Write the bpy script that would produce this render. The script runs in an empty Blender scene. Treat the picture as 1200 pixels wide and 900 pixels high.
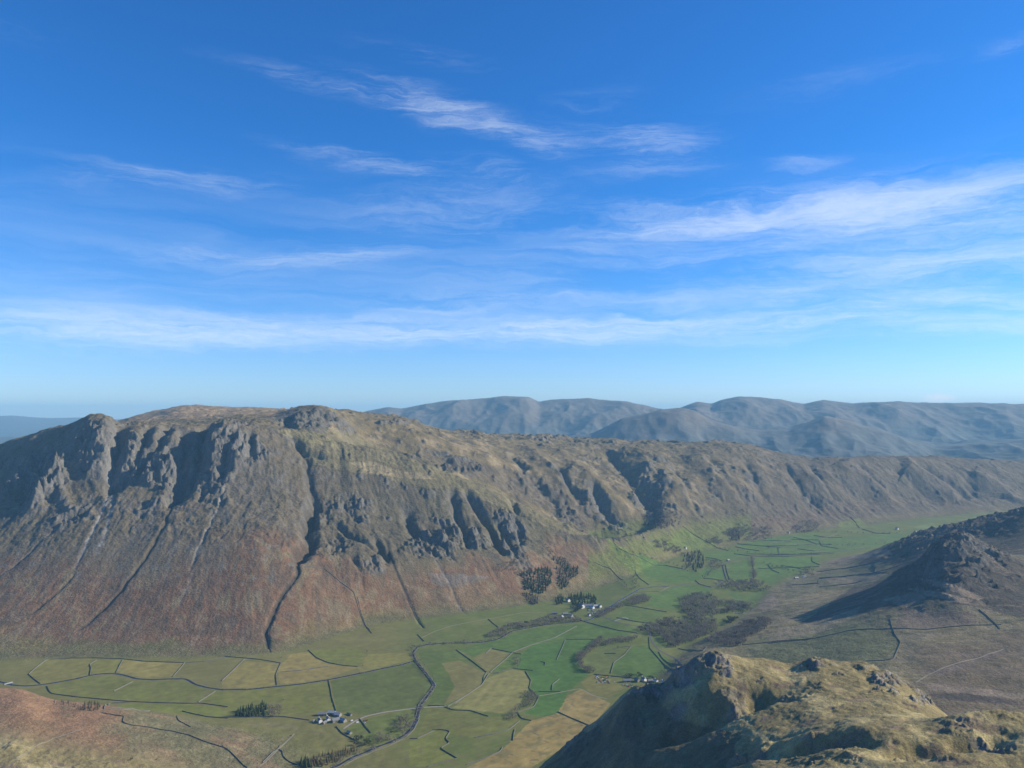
import bpy, math, random, time
import numpy as np
T0 = time.time()
F32 = np.float32
FPX, UC, VH, ZC = 890.0, 600.0, 484.0, 707.0      # focal length in photo pixels, principal column, horizon row, eye height
SC = bpy.context.scene
COL = SC.collection
rng = random.Random(7)
nrng = np.random.default_rng(11)

# ------------------------------------------------------------------ noise
def _hash(ix, iy, seed):
    h = ix.astype(np.uint32) * np.uint32(374761393) + iy.astype(np.uint32) * np.uint32(668265263) + np.uint32(seed * 2246822519 & 0xFFFFFFFF)
    h = (h ^ (h >> np.uint32(13))) * np.uint32(1274126177)
    return h ^ (h >> np.uint32(16))

def perlin(x, y, seed=0):
    x = np.asarray(x, F32); y = np.asarray(y, F32)
    fx = np.floor(x); fy = np.floor(y)
    ix = fx.astype(np.int32); iy = fy.astype(np.int32)
    dx = x - fx; dy = y - fy
    sx = dx * dx * dx * (dx * (dx * 6 - 15) + 10); sy = dy * dy * dy * (dy * (dy * 6 - 15) + 10)
    def g(ox, oy):
        h = _hash(ix + ox, iy + oy, seed)
        a = (h & np.uint32(1023)).astype(F32) * F32(2 * math.pi / 1024)
        return np.cos(a) * (dx - ox) + np.sin(a) * (dy - oy)
    a = g(0, 0); b = g(1, 0); c = g(0, 1); d = g(1, 1)
    u = a + sx * (b - a); v = c + sx * (d - c)
    return (u + sy * (v - u)) * F32(1.5)

def fbm(x, y, octv=4, seed=0, gain=0.5, lac=2.03):
    s = 0; a = 1.0; t = 0
    for k in range(octv):
        s = s + a * perlin(x, y, seed + k * 17); t += a
        x = x * lac + 13.7; y = y * lac + 7.3; a *= gain
    return s / t

def ridged(x, y, octv=4, seed=0, gain=0.5, lac=2.07):
    s = 0; a = 1.0; t = 0
    for k in range(octv):
        n = 1 - np.abs(perlin(x, y, seed + k * 17)) * 1.6
        s = s + a * n; t += a
        x = x * lac + 3.1; y = y * lac + 9.7; a *= gain
    return s / t

def facet(x, y, seed=0, lift=.35, tilt=.5):
    """angular blocks: every cell of a jittered grid gets its own height and tilt"""
    x = np.asarray(x, F32); y = np.asarray(y, F32)
    fx = np.floor(x); fy = np.floor(y); ix = fx.astype(np.int32); iy = fy.astype(np.int32)
    best = np.full(x.shape, 9, F32); out = np.zeros(x.shape, F32)
    for ox in (-1, 0, 1):
        for oy in (-1, 0, 1):
            h = _hash(ix + ox, iy + oy, seed)
            px = fx + ox + (h & np.uint32(255)).astype(F32) / 255; py = fy + oy + ((h >> np.uint32(8)) & np.uint32(255)).astype(F32) / 255
            dx = x - px; dy = y - py; d = dx * dx + dy * dy; m = d < best
            v = lift * (((h >> np.uint32(16)) & np.uint32(127)).astype(F32) / 127 - .5) + tilt * (dx * (((h >> np.uint32(20)) & np.uint32(63)).astype(F32) / 63 - .5) + dy * (((h >> np.uint32(26)) & np.uint32(63)).astype(F32) / 63 - .5)) * 2
            out = np.where(m, v, out); best = np.where(m, d, best)
    return out

def sstep(a, b, x):
    t = np.clip((x - a) / (b - a), 0, 1)
    return t * t * (3 - 2 * t)

# ------------------------------------------------------------------ the lie of the land: profiles along each bearing
def gsm(a, s):
    r = int(s * 3); k = np.exp(-0.5 * (np.arange(-r, r + 1) / s) ** 2); k /= k.sum()
    return np.convolve(np.pad(a, r, mode='edge'), k, mode='valid')

def pchip(xk, yk, x):
    h = np.diff(xk); d = np.diff(yk) / h
    m = np.zeros_like(yk)
    w1 = 2 * h[1:] + h[:-1]; w2 = h[1:] + 2 * h[:-1]
    same = d[:-1] * d[1:] > 0
    with np.errstate(divide='ignore', invalid='ignore'):
        mm = (w1 + w2) / (w1 / d[:-1] + w2 / d[1:])
    m[1:-1] = np.where(same, mm, 0); m[0] = d[0]; m[-1] = d[-1]
    i = np.clip(np.searchsorted(xk, x) - 1, 0, len(h) - 1)
    t = (x - xk[i]) / h[i]; t = np.clip(t, 0, 1)
    t2 = t * t; t3 = t2 * t
    return (2 * t3 - 3 * t2 + 1) * yk[i] + (t3 - 2 * t2 + t) * h[i] * m[i] + (-2 * t3 + 3 * t2) * yk[i + 1] + (t3 - t2) * h[i] * m[i + 1]

# (bearing column, then depth / height pairs) of the near spurs: Blisco, Kettle Crag, the Band, Side Pike, Lingmoor
TB = [
 (-350, (2,704.8),(250,560),(600,340),(750,220),(870,160),(1085,190),(1200,212),(1400,226),(1560,120),(1780,-50),(1950,-60),(2150,-70),(2420,-80),(2850,-90),(3300,-150)),
 (0,   (2,704.8),(250,560),(600,340),(750,220),(870,140),(1085,172),(1200,187),(1400,196),(1560,100),(1780,-50),(1950,-60),(2150,-70),(2420,-80),(2850,-90),(3300,-150)),
 (25,  (2,704.8),(250,560),(600,340),(750,220),(870,140),(1085,170),(1200,185),(1395,196),(1560,100),(1780,-50),(1950,-60),(2150,-70),(2420,-80),(2850,-90),(3300,-150)),
 (60,  (2,704.8),(250,560),(600,340),(750,220),(870,138),(1085,160),(1200,172),(1385,175),(1560,95),(1780,-50),(1950,-60),(2150,-70),(2420,-80),(2850,-90),(3300,-150)),
 (90,  (2,704.8),(250,560),(600,340),(750,220),(870,137),(1085,155),(1200,166),(1385,172),(1560,95),(1780,-50),(1950,-60),(2150,-70),(2420,-80),(2850,-90),(3300,-150)),
 (145, (2,704.8),(250,560),(600,345),(750,230),(870,135),(1085,145),(1200,155),(1380,160),(1560,95),(1780,-50),(1950,-60),(2150,-70),(2420,-80),(2850,-90),(3300,-150)),
 (250, (2,704.8),(250,560),(600,350),(750,250),(870,150),(1085,115),(1200,120),(1340,125),(1560,80),(1780,-50),(1950,-60),(2150,-70),(2420,-80),(2850,-90),(3300,-150)),
 (350, (2,704.8),(250,560),(600,355),(750,270),(870,200),(1085,108),(1200,104),(1340,104),(1560,70),(1780,-50),(1950,-60),(2150,-70),(2420,-80),(2850,-90),(3300,-150)),
 (450, (2,704.8),(250,560),(600,360),(750,290),(870,225),(1085,125),(1200,98),(1340,80),(1560,40),(1780,-50),(1950,-60),(2150,-70),(2420,-80),(2850,-90),(3300,-150)),
 (560, (2,704.8),(250,555),(600,370),(750,296),(870,245),(1020,195),(1180,128),(1320,85),(1560,40),(1780,-50),(1950,-60),(2150,-70),(2420,-80),(2850,-90),(3300,-150)),
 (620, (2,704.8),(250,550),(600,345),(750,272),(870,248),(1000,222),(1150,150),(1300,95),(1560,50),(1780,-20),(1950,-40),(2150,-50),(2420,-60),(2850,-70),(3300,-120)),
 (640, (2,704.8),(250,550),(600,340),(750,270),(870,255),(1000,244),(1150,165),(1300,100),(1560,55),(1780,0),(1950,-20),(2150,-40),(2420,-50),(2850,-60),(3300,-100)),
 (700, (2,704.8),(250,550),(600,320),(750,270),(880,283),(1000,296),(1150,210),(1300,120),(1560,80),(1780,40),(1950,10),(2150,-10),(2420,-50),(2850,-50),(3300,-80)),
 (725, (2,704.8),(250,550),(600,325),(750,282),(880,303),(985,334),(1150,226),(1300,132),(1560,92),(1780,60),(1950,40),(2150,20),(2420,-20),(2850,-30),(3300,-80)),
 (742, (2,704.8),(250,550),(600,330),(750,292),(880,320),(975,353),(1150,235),(1300,140),(1560,102),(1780,75),(1950,50),(2150,30),(2420,0),(2850,-20),(3300,-70)),
 (776, (2,704.8),(250,550),(600,340),(755,318),(875,342),(965,357),(1150,243),(1300,150),(1560,120),(1780,100),(1950,80),(2150,60),(2420,40),(2850,0),(3300,-60)),
 (800, (2,704.8),(250,550),(600,350),(760,332),(870,352),(958,383),(1150,250),(1300,155),(1560,128),(1820,115),(1950,95),(2150,75),(2420,50),(2850,0),(3300,-60)),
 (812, (2,704.8),(250,552),(600,362),(760,338),(865,358),(954,394),(1150,252),(1300,160),(1560,134),(1820,124),(1950,105),(2150,82),(2420,55),(2850,0),(3300,-55)),
 (835, (2,704.8),(250,554),(600,385),(760,350),(860,368),(950,402),(1150,255),(1300,165),(1560,140),(1830,133),(1950,115),(2150,92),(2420,62),(2850,10),(3300,-50)),
 (885, (2,704.8),(250,556),(600,420),(740,377),(850,380),(960,396),(1150,245),(1300,180),(1560,152),(1805,143),(1965,132),(2150,118),(2420,98),(2850,70),(3300,20)),
 (905, (2,704.8),(250,556),(600,420),(730,381),(850,383),(960,392),(1150,243),(1300,184),(1560,157),(1800,148),(1970,139),(2150,128),(2420,112),(2850,90),(3300,42)),
 (925, (2,704.8),(250,557),(600,420),(720,386),(850,385),(960,387),(1150,240),(1300,187),(1560,162),(1800,153),(1970,145),(2140,138),(2420,118),(2850,97),(3300,55)),
 (960, (2,704.8),(250,558),(600,418),(700,403),(820,393),(960,395),(1150,235),(1300,192),(1560,174),(1800,163),(1970,154),(2110,155),(2420,126),(2850,107),(3300,72)),
 (1000,(2,704.8),(250,559),(610,415),(690,416),(800,395),(960,389),(1150,230),(1300,195),(1560,190),(1800,180),(1970,178),(2130,187),(2420,140),(2900,128),(3300,90)),
 (1025,(2,704.8),(250,559),(605,420),(690,418),(795,397),(950,386),(1150,228),(1300,198),(1560,195),(1790,188),(1970,196),(2150,209),(2420,158),(2940,165),(3300,100)),
 (1050,(2,704.8),(250,560),(600,424),(690,420),(790,398),(930,381),(1150,225),(1300,200),(1560,200),(1780,195),(1970,213),(2180,244),(2430,180),(2950,198),(3300,110)),
 (1080,(2,704.8),(250,560),(600,424),(695,421),(780,395),(900,371),(1100,240),(1300,203),(1560,203),(1772,200),(1955,235),(2170,292),(2420,222),(2930,236),(3300,126)),
 (1105,(2,704.8),(250,560),(600,424),(698,424),(775,390),(890,357),(1080,245),(1300,204),(1560,205),(1755,204),(1940,254),(2155,348),(2410,248),(2900,264),(3300,138)),
 (1125,(2,704.8),(250,560),(600,424),(700,425),(770,385),(880,345),(1060,250),(1300,205),(1560,206),(1745,206),(1930,265),(2150,363),(2400,262),(2870,282),(3300,150)),
 (1150,(2,704.8),(250,560),(600,425),(705,425),(778,381),(880,340),(1060,252),(1300,205),(1560,207),(1745,209),(1930,256),(2150,334),(2400,248),(2820,305),(3300,172)),
 (1200,(2,704.8),(250,560),(600,426),(715,423),(790,375),(880,330),(1060,255),(1300,205),(1560,210),(1745,215),(1930,250),(2150,284),(2400,258),(2700,354),(3300,220)),
 (1400,(2,704.8),(250,560),(600,430),(720,430),(800,380),(880,340),(1060,260),(1300,210),(1560,230),(1745,240),(1930,262),(2150,280),(2400,305),(2700,430),(3300,300)),
 (1800,(2,704.8),(250,560),(600,440),(720,420),(800,380),(880,340),(1060,270),(1300,230),(1560,240),(1745,250),(1930,270),(2150,300),(2400,330),(2700,430),(3300,320)),
]
# main fell: column, foot (row, height), mid, crag base, edge, plateau, skyline as (row, depth)
TF = [
 (-350,(775,140),(672,2190),(612,2500),(560,2850),(540,3150),(536,3500)),
 (0,   (775,135),(660,2150),(588,2450),(534,2780),(523,2900),(527,3300)),
 (60,  (773,131),(655,2160),(578,2450),(511,2760),(502,2850),(509,3300)),
 (76,  (773,130),(654,2165),(576,2455),(505,2735),(499.5,2800),(506,3400)),
 (86,  (773,130),(653,2168),(575,2458),(499,2722),(496,2775),(504,3500)),
 (95,  (772,129),(652,2170),(574,2460),(494,2705),(491,2750),(503,3700)),
 (104, (772,129),(651,2175),(573,2465),(490,2695),(487.2,2735),(501,4200)),
 (111, (772,128),(650,2180),(572,2470),(488,2690),(485.6,2732),(500,4300)),
 (118, (772,128),(650,2180),(572,2470),(488,2692),(485.8,2732),(498,4400)),
 (125, (772,127),(650,2180),(572,2470),(490,2697),(488,2736),(497,4550)),
 (132, (772,127),(650,2180),(572,2472),(495,2712),(493,2760),(495.5,4620)),
 (138, (772,126),(650,2180),(572,2474),(501,2730),(500,2960),(494,4680)),
 (146, (772,126),(650,2180),(572,2476),(501,2742),(501,3040),(492,4740)),
 (160, (772,125),(650,2180),(573,2480),(496,2750),(499,3080),(487,4850)),
 (200, (772,122),(650,2180),(574,2480),(499,2760),(495,3180),(478,4950)),
 (215, (772,121),(650,2185),(575,2480),(499,2760),(494,3200),(475.5,4960)),
 (265, (770,118),(650,2190),(578,2480),(496.5,2730),(493,3100),(477,5000)),
 (300, (769,116),(652,2195),(580,2500),(502,2790),(491,3150),(478.5,5000)),
 (325, (767,114),(656,2205),(582,2520),(505,2840),(488,3200),(480,4900)),
 (338, (764,113),(659,2210),(584,2530),(507,2870),(482,3240),(481,4800)),
 (350, (760,112),(661,2215),(586,2540),(509,2880),(477,3265),(482,4700)),
 (368, (755,112),(665,2230),(590,2560),(512,2890),(475,3290),(483,4500)),
 (385, (750,111),(662,2270),(594,2575),(517,2890),(478,3300),(484,4200)),
 (400, (745,111),(660,2290),(597,2585),(521,2915),(484,3340),(481,3850)),
 (430, (735,110),(655,2330),(600,2600),(523,2960),(493,3480),(483.5,3850)),
 (470, (728,108),(652,2400),(604,2650),(533,2985),(500,3520),(488.5,3950)),
 (500, (725,107),(650,2450),(608,2675),(540,2990),(509,3540),(499,4100)),
 (530, (721,106),(651,2490),(612,2695),(552,2985),(518,3560),(506,4250)),
 (560, (717,105),(655,2520),(617,2710),(566,2970),(528,3600),(508,4450)),
 (600, (712,103),(662,2560),(626,2735),(584,2945),(541,3690),(510,4600)),
 (650, (704,98), (668,2650),(640,2790),(610,2935),(553,3760),(513,4660)),
 (700, (690,98), (670,2755),(650,2860),(632,2950),(564,3810),(515,4720)),
 (740, (676,110),(660,2920),(645,3010),(630,3110),(565,3890),(517,4720)),
 (800, (650,98), (634,3360),(622,3480),(608,3600),(563,4060),(519,4740)),
 (850, (641,95), (628,3600),(616,3720),(603,3850),(560,4180),(518,4760)),
 (880, (635,95), (623,3720),(613,3830),(600,3950),(560,4250),(522,4800)),
 (910, (629,95), (618,3850),(609,3950),(597,4060),(562,4330),(530,4850)),
 (950, (623,95), (613,4020),(604,4120),(594,4230),(564,4440),(537,4900)),
 (1000,(617,95), (606,4230),(598,4320),(588,4430),(562,4630),(536,4950)),
 (1100,(606,95), (597,4600),(591,4680),(583,4770),(560,4950),(536,5250)),
 (1200,(598,95), (591,4880),(586,4950),(580,5030),(561,5200),(541,5480)),
 (1400,(596,95), (590,5000),(585,5080),(580,5160),(561,5320),(545,5600)),
 (1800,(596,95), (590,5000),(585,5080),(580,5160),(561,5320),(545,5600)),
]
FLOOR_NEAR = ([-350,0,145,300,400,640,900,1000,1200,1800],[128,120,110,100,96,93,98,100,105,110])
# two farther ridges: rows at depths 9000, 12600; one more far to the left at 24000
RM = ([-350,300,480,560,620,660,695,730,755,775,800,815,830,858,890,925,950,967,992,1030,1062,1095,1150,1230,1400,1800],
      [560,545,530,520,514,512,508,491,485.5,479.5,478.5,482,491,500,506,503,494,487.5,493,504,514,524,520,512,515,515])
RF = ([-350,0,120,300,415,432,455,470,482,500,520,545,565,590,620,632,645,660,690,705,720,740,760,772,790,803,818,826,834,845,865,890,915,930,942,952,965,985,1000,1025,1050,1080,1120,1150,1200,1400,1800],
      [513,512,512,505,486,480.5,477,479,476.5,472.5,470,468.5,467,464.5,465.5,471,468.5,467.5,466.5,468.5,470,472,476,479,480,475.5,470,471.5,473,469,465,465.5,468,471,472.5,470.5,468.5,471,473,471.5,470,471.5,472,473,473.5,476,478])
RH = ([-350,-100,0,15,40,60,95,120,150,200,300,430,600,1800],[484,486,487.5,487,489,490,489,492,491,494,500,505,505,500])

du = 1.16
U = np.concatenate([np.arange(-130, 1330, du), np.linspace(1330, 1790, 80)[1:]])
U = np.concatenate([np.linspace(-340, -130, 40)[:-1], U])
SEGS = [(2, 420, 44, 'log'), (420, 1200, 500, 'lin'), (1200, 2450, 400, 'lin'), (2450, 3500, 330, 'lin'), (3500, 5650, 350, 'lin'), (5650, 14500, 300, 'lin'), (14500, 30000, 60, 'lin')]
Yr = []
for a, b, n, k in SEGS:
    r = np.geomspace(a, b, n + 1) if k == 'log' else np.linspace(a, b, n + 1)
    Yr.append(r[:-1])
Yr = np.concatenate(Yr + [np.array([30000.0])])
NC, NR = len(U), len(Yr)
k_u = (U - UC) / FPX

def zrow(v, Y): return ZC - (v - VH) / FPX * Y

tb_u = np.array([r[0] for r in TB], float); tb = np.array([r[1:] for r in TB], float)
Ug = np.arange(-340, 1800, 1.0)
def tab(uk, vals, s=2.5):
    return np.interp(U, Ug, gsm(np.interp(Ug, uk, vals), s))
sB = [4, 8, 8, 4, 4, 3, 6, 10, 10, 8, 6, 5, 8, 10, 14]
BY = np.array([tab(tb_u, tb[:, k, 0], sB[k]) for k in range(tb.shape[1])]); BZ = np.array([tab(tb_u, tb[:, k, 1], sB[k]) for k in range(tb.shape[1])])
BY = np.vstack([BY, np.full(NC, 3700.0), np.full(NC, 31000.0)]); BZ = np.vstack([BZ, np.full(NC, -300.0), np.full(NC, -900.0)])
tf_u = np.array([r[0] for r in TF], float)
fy, fz = [], []
for r in TF:
    v, z = r[1]; ys = [(ZC - z) * FPX / (v - VH)]; zs = [z]
    for v, y in r[2:]:
        ys.append(y); zs.append(zrow(v, y))
    if r[0] >= 740:
        for k, ty, tz in ((1, .28, .24), (2, .62, .57)):
            ys[k] = ys[0] + ty * (ys[3] - ys[0]); zs[k] = zs[0] + tz * (zs[3] - zs[0])
    fy.append(ys); fz.append(zs)
fy = np.array(fy); fz = np.array(fz)
AY = [np.full(NC, 1.0), np.full(NC, 1200.0)]; z0 = tab(FLOOR_NEAR[0], FLOOR_NEAR[1], 20)
AZ = [z0 - 40, z0]
FY = np.array([tab(tf_u, fy[:, k], 6 if k < 3 else 2.5) for k in range(6)]); FZ = np.array([tab(tf_u, fz[:, k], 6 if k < 3 else 2.5) for k in range(6)])
dipY = tab([-350, 330, 370, 430, 500, 560, 600, 650, 700, 740, 790, 1800], [90, 90, 120, 190, 230, 260, 280, 290, 280, 230, 120, 100], 6)
dipD = tab([-350, 330, 370, 410, 430, 500, 560, 600, 650, 700, 740, 790, 1800], [-2, -2, 2, 10, 20, 34, 44, 50, 54, 48, 20, 0, -3], 6)
DY = FY[3] + dipY; DZ = ZC + (FZ[3] - ZC) * DY / FY[3] - dipD
DL = FZ[3] + (FZ[4] - FZ[3]) * np.clip((DY - FY[3]) / (FY[4] - FY[3]), 0, .6)
DY = np.minimum(DY, FY[3] + .6 * (FY[4] - FY[3]))
wd = sstep(0, 16, dipD); DZ = DL + (DZ - DL) * wd
for k in range(6):
    AY.append(FY[k]); AZ.append(FZ[k])
    if k == 3: AY.append(DY); AZ.append(DZ)
sky_v = VH + (ZC - FZ[5]) * FPX / FY[5]
AY += [FY[5] + 900, np.full(NC, 7300.0), np.full(NC, 9000.0), np.full(NC, 10300.0), np.full(NC, 12600.0), np.full(NC, 15000.0), np.full(NC, 24000.0), np.full(NC, 30500.0)]
zm = zrow(tab(*RM), 9000); zf = zrow(tab(*RF, 1.5), 12600); zh = zrow(tab(*RH), 24000)
AZ += [np.minimum(FZ[5] - 130, 420), np.full(NC, 190.0), zm, np.minimum(zm, zf) * 0.45 + 120, zf, np.minimum(zf - 250, 420), zh, zh - 300]
AY = np.array(AY); AZ = np.array(AZ)

ZA = np.empty((NR, NC)); ZB = np.empty((NR, NC))
for c in range(NC):
    ZA[:, c] = pchip(AY[:, c], AZ[:, c], Yr); ZB[:, c] = pchip(BY[:, c], BZ[:, c], Yr)
def smax(a, b, k):
    h = np.clip(0.5 + 0.5 * (a - b) / k, 0, 1)
    return b + (a - b) * h + k * h * (1 - h)
kk = np.where(Yr < 1150, 2.0, 9.0)[:, None]
Z0 = smax(ZA, ZB, kk)
onB = sstep(-6, 10, ZB - ZA).astype(F32)              # 1 on the near spurs
YY = np.broadcast_to(Yr[:, None], (NR, NC)).astype(F32)
XX = (Yr[:, None] * k_u[None, :]).astype(F32)
UU = np.broadcast_to(U[None, :], (NR, NC))
V0 = VH + (ZC - Z0) * FPX / Yr[:, None]
print('base', NC, NR, round(time.time() - T0, 1))

def hit(u, v, ymin=1150.0, zz=None):
    """the first point of the ground beyond ymin on the bearing of column u whose depression is that of row v"""
    c = int(np.clip(np.searchsorted(U, u), 1, NC - 1))
    j0 = int(np.searchsorted(Yr, ymin))
    vv = V0[j0:, c]
    ok = np.nonzero(vv <= v)[0]
    if len(ok) == 0: return None
    j = ok[0] + j0
    if j == j0: y = Yr[j]
    else:
        a, b = V0[j - 1, c], V0[j, c]
        t = (a - v) / (a - b) if a != b else 0
        y = Yr[j - 1] + (Yr[j] - Yr[j - 1]) * min(max(t, 0), 1)
    return np.array([(u - UC) / FPX * y, y])

def crop(o, s, pts):  return [(o[0] + x / s, o[1] + y / s) for x, y in pts]
C1 = ((0, 440), 3.0); C2 = ((300, 440), 3.0); C3 = ((600, 440), 4.0); C4 = ((900, 440), 4.0)
C5 = ((0, 700), 4.494); C6 = ((260, 700), 4.494); C7 = ((480, 700), 4.494); C8 = ((640, 600), 3.75); C9 = ((900, 600), 3.0); C10 = ((560, 620), 8.571); CK = ((620, 740), 4.0)
def W(cr, pts, ymin=1150.0, step=6.0):
    """photo points -> a densified polyline on the ground"""
    P = [hit(u, v, ymin) for u, v in (crop(*cr, pts) if cr else pts)]
    P = [p for p in P if p is not None]
    out = [P[0]]
    for a, b in zip(P[:-1], P[1:]):
        n = max(1, int(np.hypot(*(b - a)) / step))
        for k in range(1, n + 1): out.append(a + (b - a) * k / n)
    return np.array(out)

def dist_poly(P, R, x0=None):
    """distance and along-fraction fields near polyline P, inside a window of the grid padded by R"""
    j0 = max(0, np.searchsorted(Yr, P[:, 1].min() - R)); j1 = min(NR, np.searchsorted(Yr, P[:, 1].max() + R) + 1)
    uu = UC + FPX * P[:, 0] / P[:, 1]; pad = R / P[:, 1].min() * FPX + 2
    c0 = max(0, np.searchsorted(U, uu.min() - pad)); c1 = min(NC, np.searchsorted(U, uu.max() + pad) + 1)
    x = XX[j0:j1, c0:c1]; y = YY[j0:j1, c0:c1]
    best = np.full(x.shape, 1e9, F32); tt = np.zeros(x.shape, F32)
    L = np.concatenate([[0], np.cumsum(np.hypot(*np.diff(P, axis=0).T))])
    for i in range(len(P) - 1):
        a, b = P[i], P[i + 1]; d = b - a; l2 = float(d @ d) + 1e-6
        t = np.clip(((x - a[0]) * d[0] + (y - a[1]) * d[1]) / l2, 0, 1)
        q = (x - a[0] - t * d[0]) ** 2 + (y - a[1] - t * d[1]) ** 2
        m = q < best
        best = np.where(m, q, best); tt = np.where(m, (L[i] + t * math.sqrt(l2)) / L[-1], tt)
    return (slice(j0, j1), slice(c0, c1)), np.sqrt(best), tt
# ------------------------------------------------------------------ relief: gullies, crags, knolls
yfoot = FY[0][None, :].astype(F32)
fell = (sstep(-20, 160, YY - yfoot) * (1 - onB)).astype(F32)
face = (fell * (1 - sstep(FY[3][None, :] - 40, FY[3][None, :] + 220, YY))).astype(F32)      # the steep front
plat = (fell * sstep(FY[3][None, :] - 60, FY[3][None, :] + 150, YY) * (1 - sstep(5600, 6400, YY))).astype(F32)
far = sstep(5600, 7000, YY).astype(F32)
Z = Z0.astype(F32).copy()
near = (onB * (1 - sstep(1180, 1300, YY))).astype(F32)

def band(yа, yb): return slice(int(np.searchsorted(Yr, yа)), int(np.searchsorted(Yr, yb)))
def blobs(lst, ylo=1900, yhi=5600):
    j = band(ylo, yhi); m = np.zeros((NR, NC), F32)
    for u, v, ru, rv, s in lst:
        m[j] = np.maximum(m[j], s * np.exp(-(((UU[j] - u) / ru) ** 2 + ((V0[j] - v) / rv) ** 2) ** 1.5))
    return m * (1 - onB)

J = band(1700, 5700)
x, y = XX[J], YY[J]
kf = np.interp(U, [-350, 0, 300, 370, 450, 600, 700, 850, 1000, 1200], [.15, .16, .2, .3, .55, .6, .4, .35, .3, .3])[None, :].astype(F32)
wx = fbm(x / 260, y / 260, 3, 3); wy = fbm(x / 260, y / 260, 3, 4)
cc = x + kf * (y - 2300) + 45 * wx
dd = y - kf * x * 0.3 + 30 * wy
# broad spurs and hollows running down the fall line, finer rills over them
spur = fbm(cc / 210, dd / 900, 2, 20)
rill = ridged(cc / 75, dd / 420, 3, 21)
fine = ridged(cc / 26, dd / 90, 3, 22)
fa, pl = face[J], plat[J]
apron = 1 - sstep(FY[1][None, :] - 60, FY[1][None, :] + 160, y)          # the smooth lower slope under the crags
Zj = Z[J]
iso = ridged(x / 62, y / 62, 4, 24, .55)
Zj += fa * (13 * spur * (1 - 0.5 * apron) - (rill - 0.55) * (5 - 2.5 * apron) + (fine - 0.5) * (3 - 1.6 * apron) + (iso - .5) * (1 - apron) * np.interp(U, [-300, 320, 400, 1300], [8, 8, 5, 4.5])[None, :].astype(F32) + (ridged(x / 19, y / 19, 3, 25) - .5) * (2.6 - 1.6 * apron))
# crag masks
CRAG = blobs([(40,560,46,44,.9),(20,545,40,22,.7),(70,600,55,26,.6),(112,530,34,44,1),(150,540,36,46,1),(195,545,40,42,1),(240,540,40,46,1.1),(285,520,36,34,.85),(330,520,22,16,.5),
              (150,585,60,26,.55),(235,590,50,24,.45),(363,492,42,13,1),(352,530,34,14,.5),(395,505,24,12,.6),(415,602,42,26,.74),(392,640,26,18,.58),(435,662,34,20,.7),(470,690,28,16,.3),(508,632,46,32,.8),(580,622,50,34,.8),
              (605,650,40,30,.66),(645,630,46,16,.6),(545,545,40,14,.9),(640,515,60,10,.7),(560,508,50,8,.6),(700,516,90,7,.6),(800,519,80,7,.5),(470,498,40,12,.6),(420,490,30,8,.5),(500,535,60,14,.5),
              (640,570,60,30,.6),(700,600,60,34,.85),(760,570,50,40,.8),(720,545,60,20,.6),(790,600,50,26,.6),(870,570,70,40,.5),(950,580,90,34,.4),(1080,575,140,34,.3),(880,535,80,16,.4)])
cj = CRAG[J]
patch = sstep(-0.12, 0.22, fbm(x / 150, y / 150, 4, 30) + (cj - 0.55) * 0.75)
cm = (np.clip(cj * 1.3, 0, 1) * patch).astype(F32)
# buttresses with steep flanks, then ledges
but = ridged(cc / 95, dd / 260, 4, 31, 0.55)
Zj += cm * fa * ((but - 0.5) * 42)
kn = ridged(x / 120, y / 150, 5, 32, 0.55)
Zj += cm * pl * ((kn - 0.45) * 42) + pl * (fbm(x / 190, y / 230, 4, 33) * 15 + (ridged(x / 55, y / 65, 3, 34) - .5) * 6)
w = Zj + 16 * fbm(x / 70, y / 70, 3, 35)
for h, s, amt in ((34, .22, .62), (13, .25, .6)):
    t = w / h; f = np.floor(t); r = t - f
    Zj += cm * amt * (h * (f + sstep(.5 - s, .5 + s, r)) - w)
    w = Zj + 6 * fbm(x / 24, y / 24, 2, 36)
Zj += cm * ((ridged(cc / 30, dd / 80, 4, 38, .62) - .5) * 15 * fa + (ridged(x / 24, y / 24, 4, 39, .66) - .5) * 11)
ang = 26 * facet(cc / 34 + .25 * wx, dd / 46, 301) + 11 * facet(x / 15, y / 15, 302)
Zj += cm * ang * (.45 + .55 * fa) * np.interp(U, [-300, 330, 400, 1300], [1, 1, .6, .6])[None, :].astype(F32)
# scattered knolls and outcrops on the open slopes
kn2 = fbm(x / 48, y / 60, 3, 37)
outc = sstep(.28, .5, kn2) * fell[J] * (1 - cm) * np.interp(U, [-300, 330, 430, 1300], [.35, .45, 1, .9])[None, :] * (1 - .85 * apron)
Zj += outc * 7
CRAGM = np.zeros((NR, NC), F32); CRAGM[J] = np.clip(cm + .55 * outc, 0, 1)
Z[J] = Zj
print('fell detail', round(time.time() - T0, 1))

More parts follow.
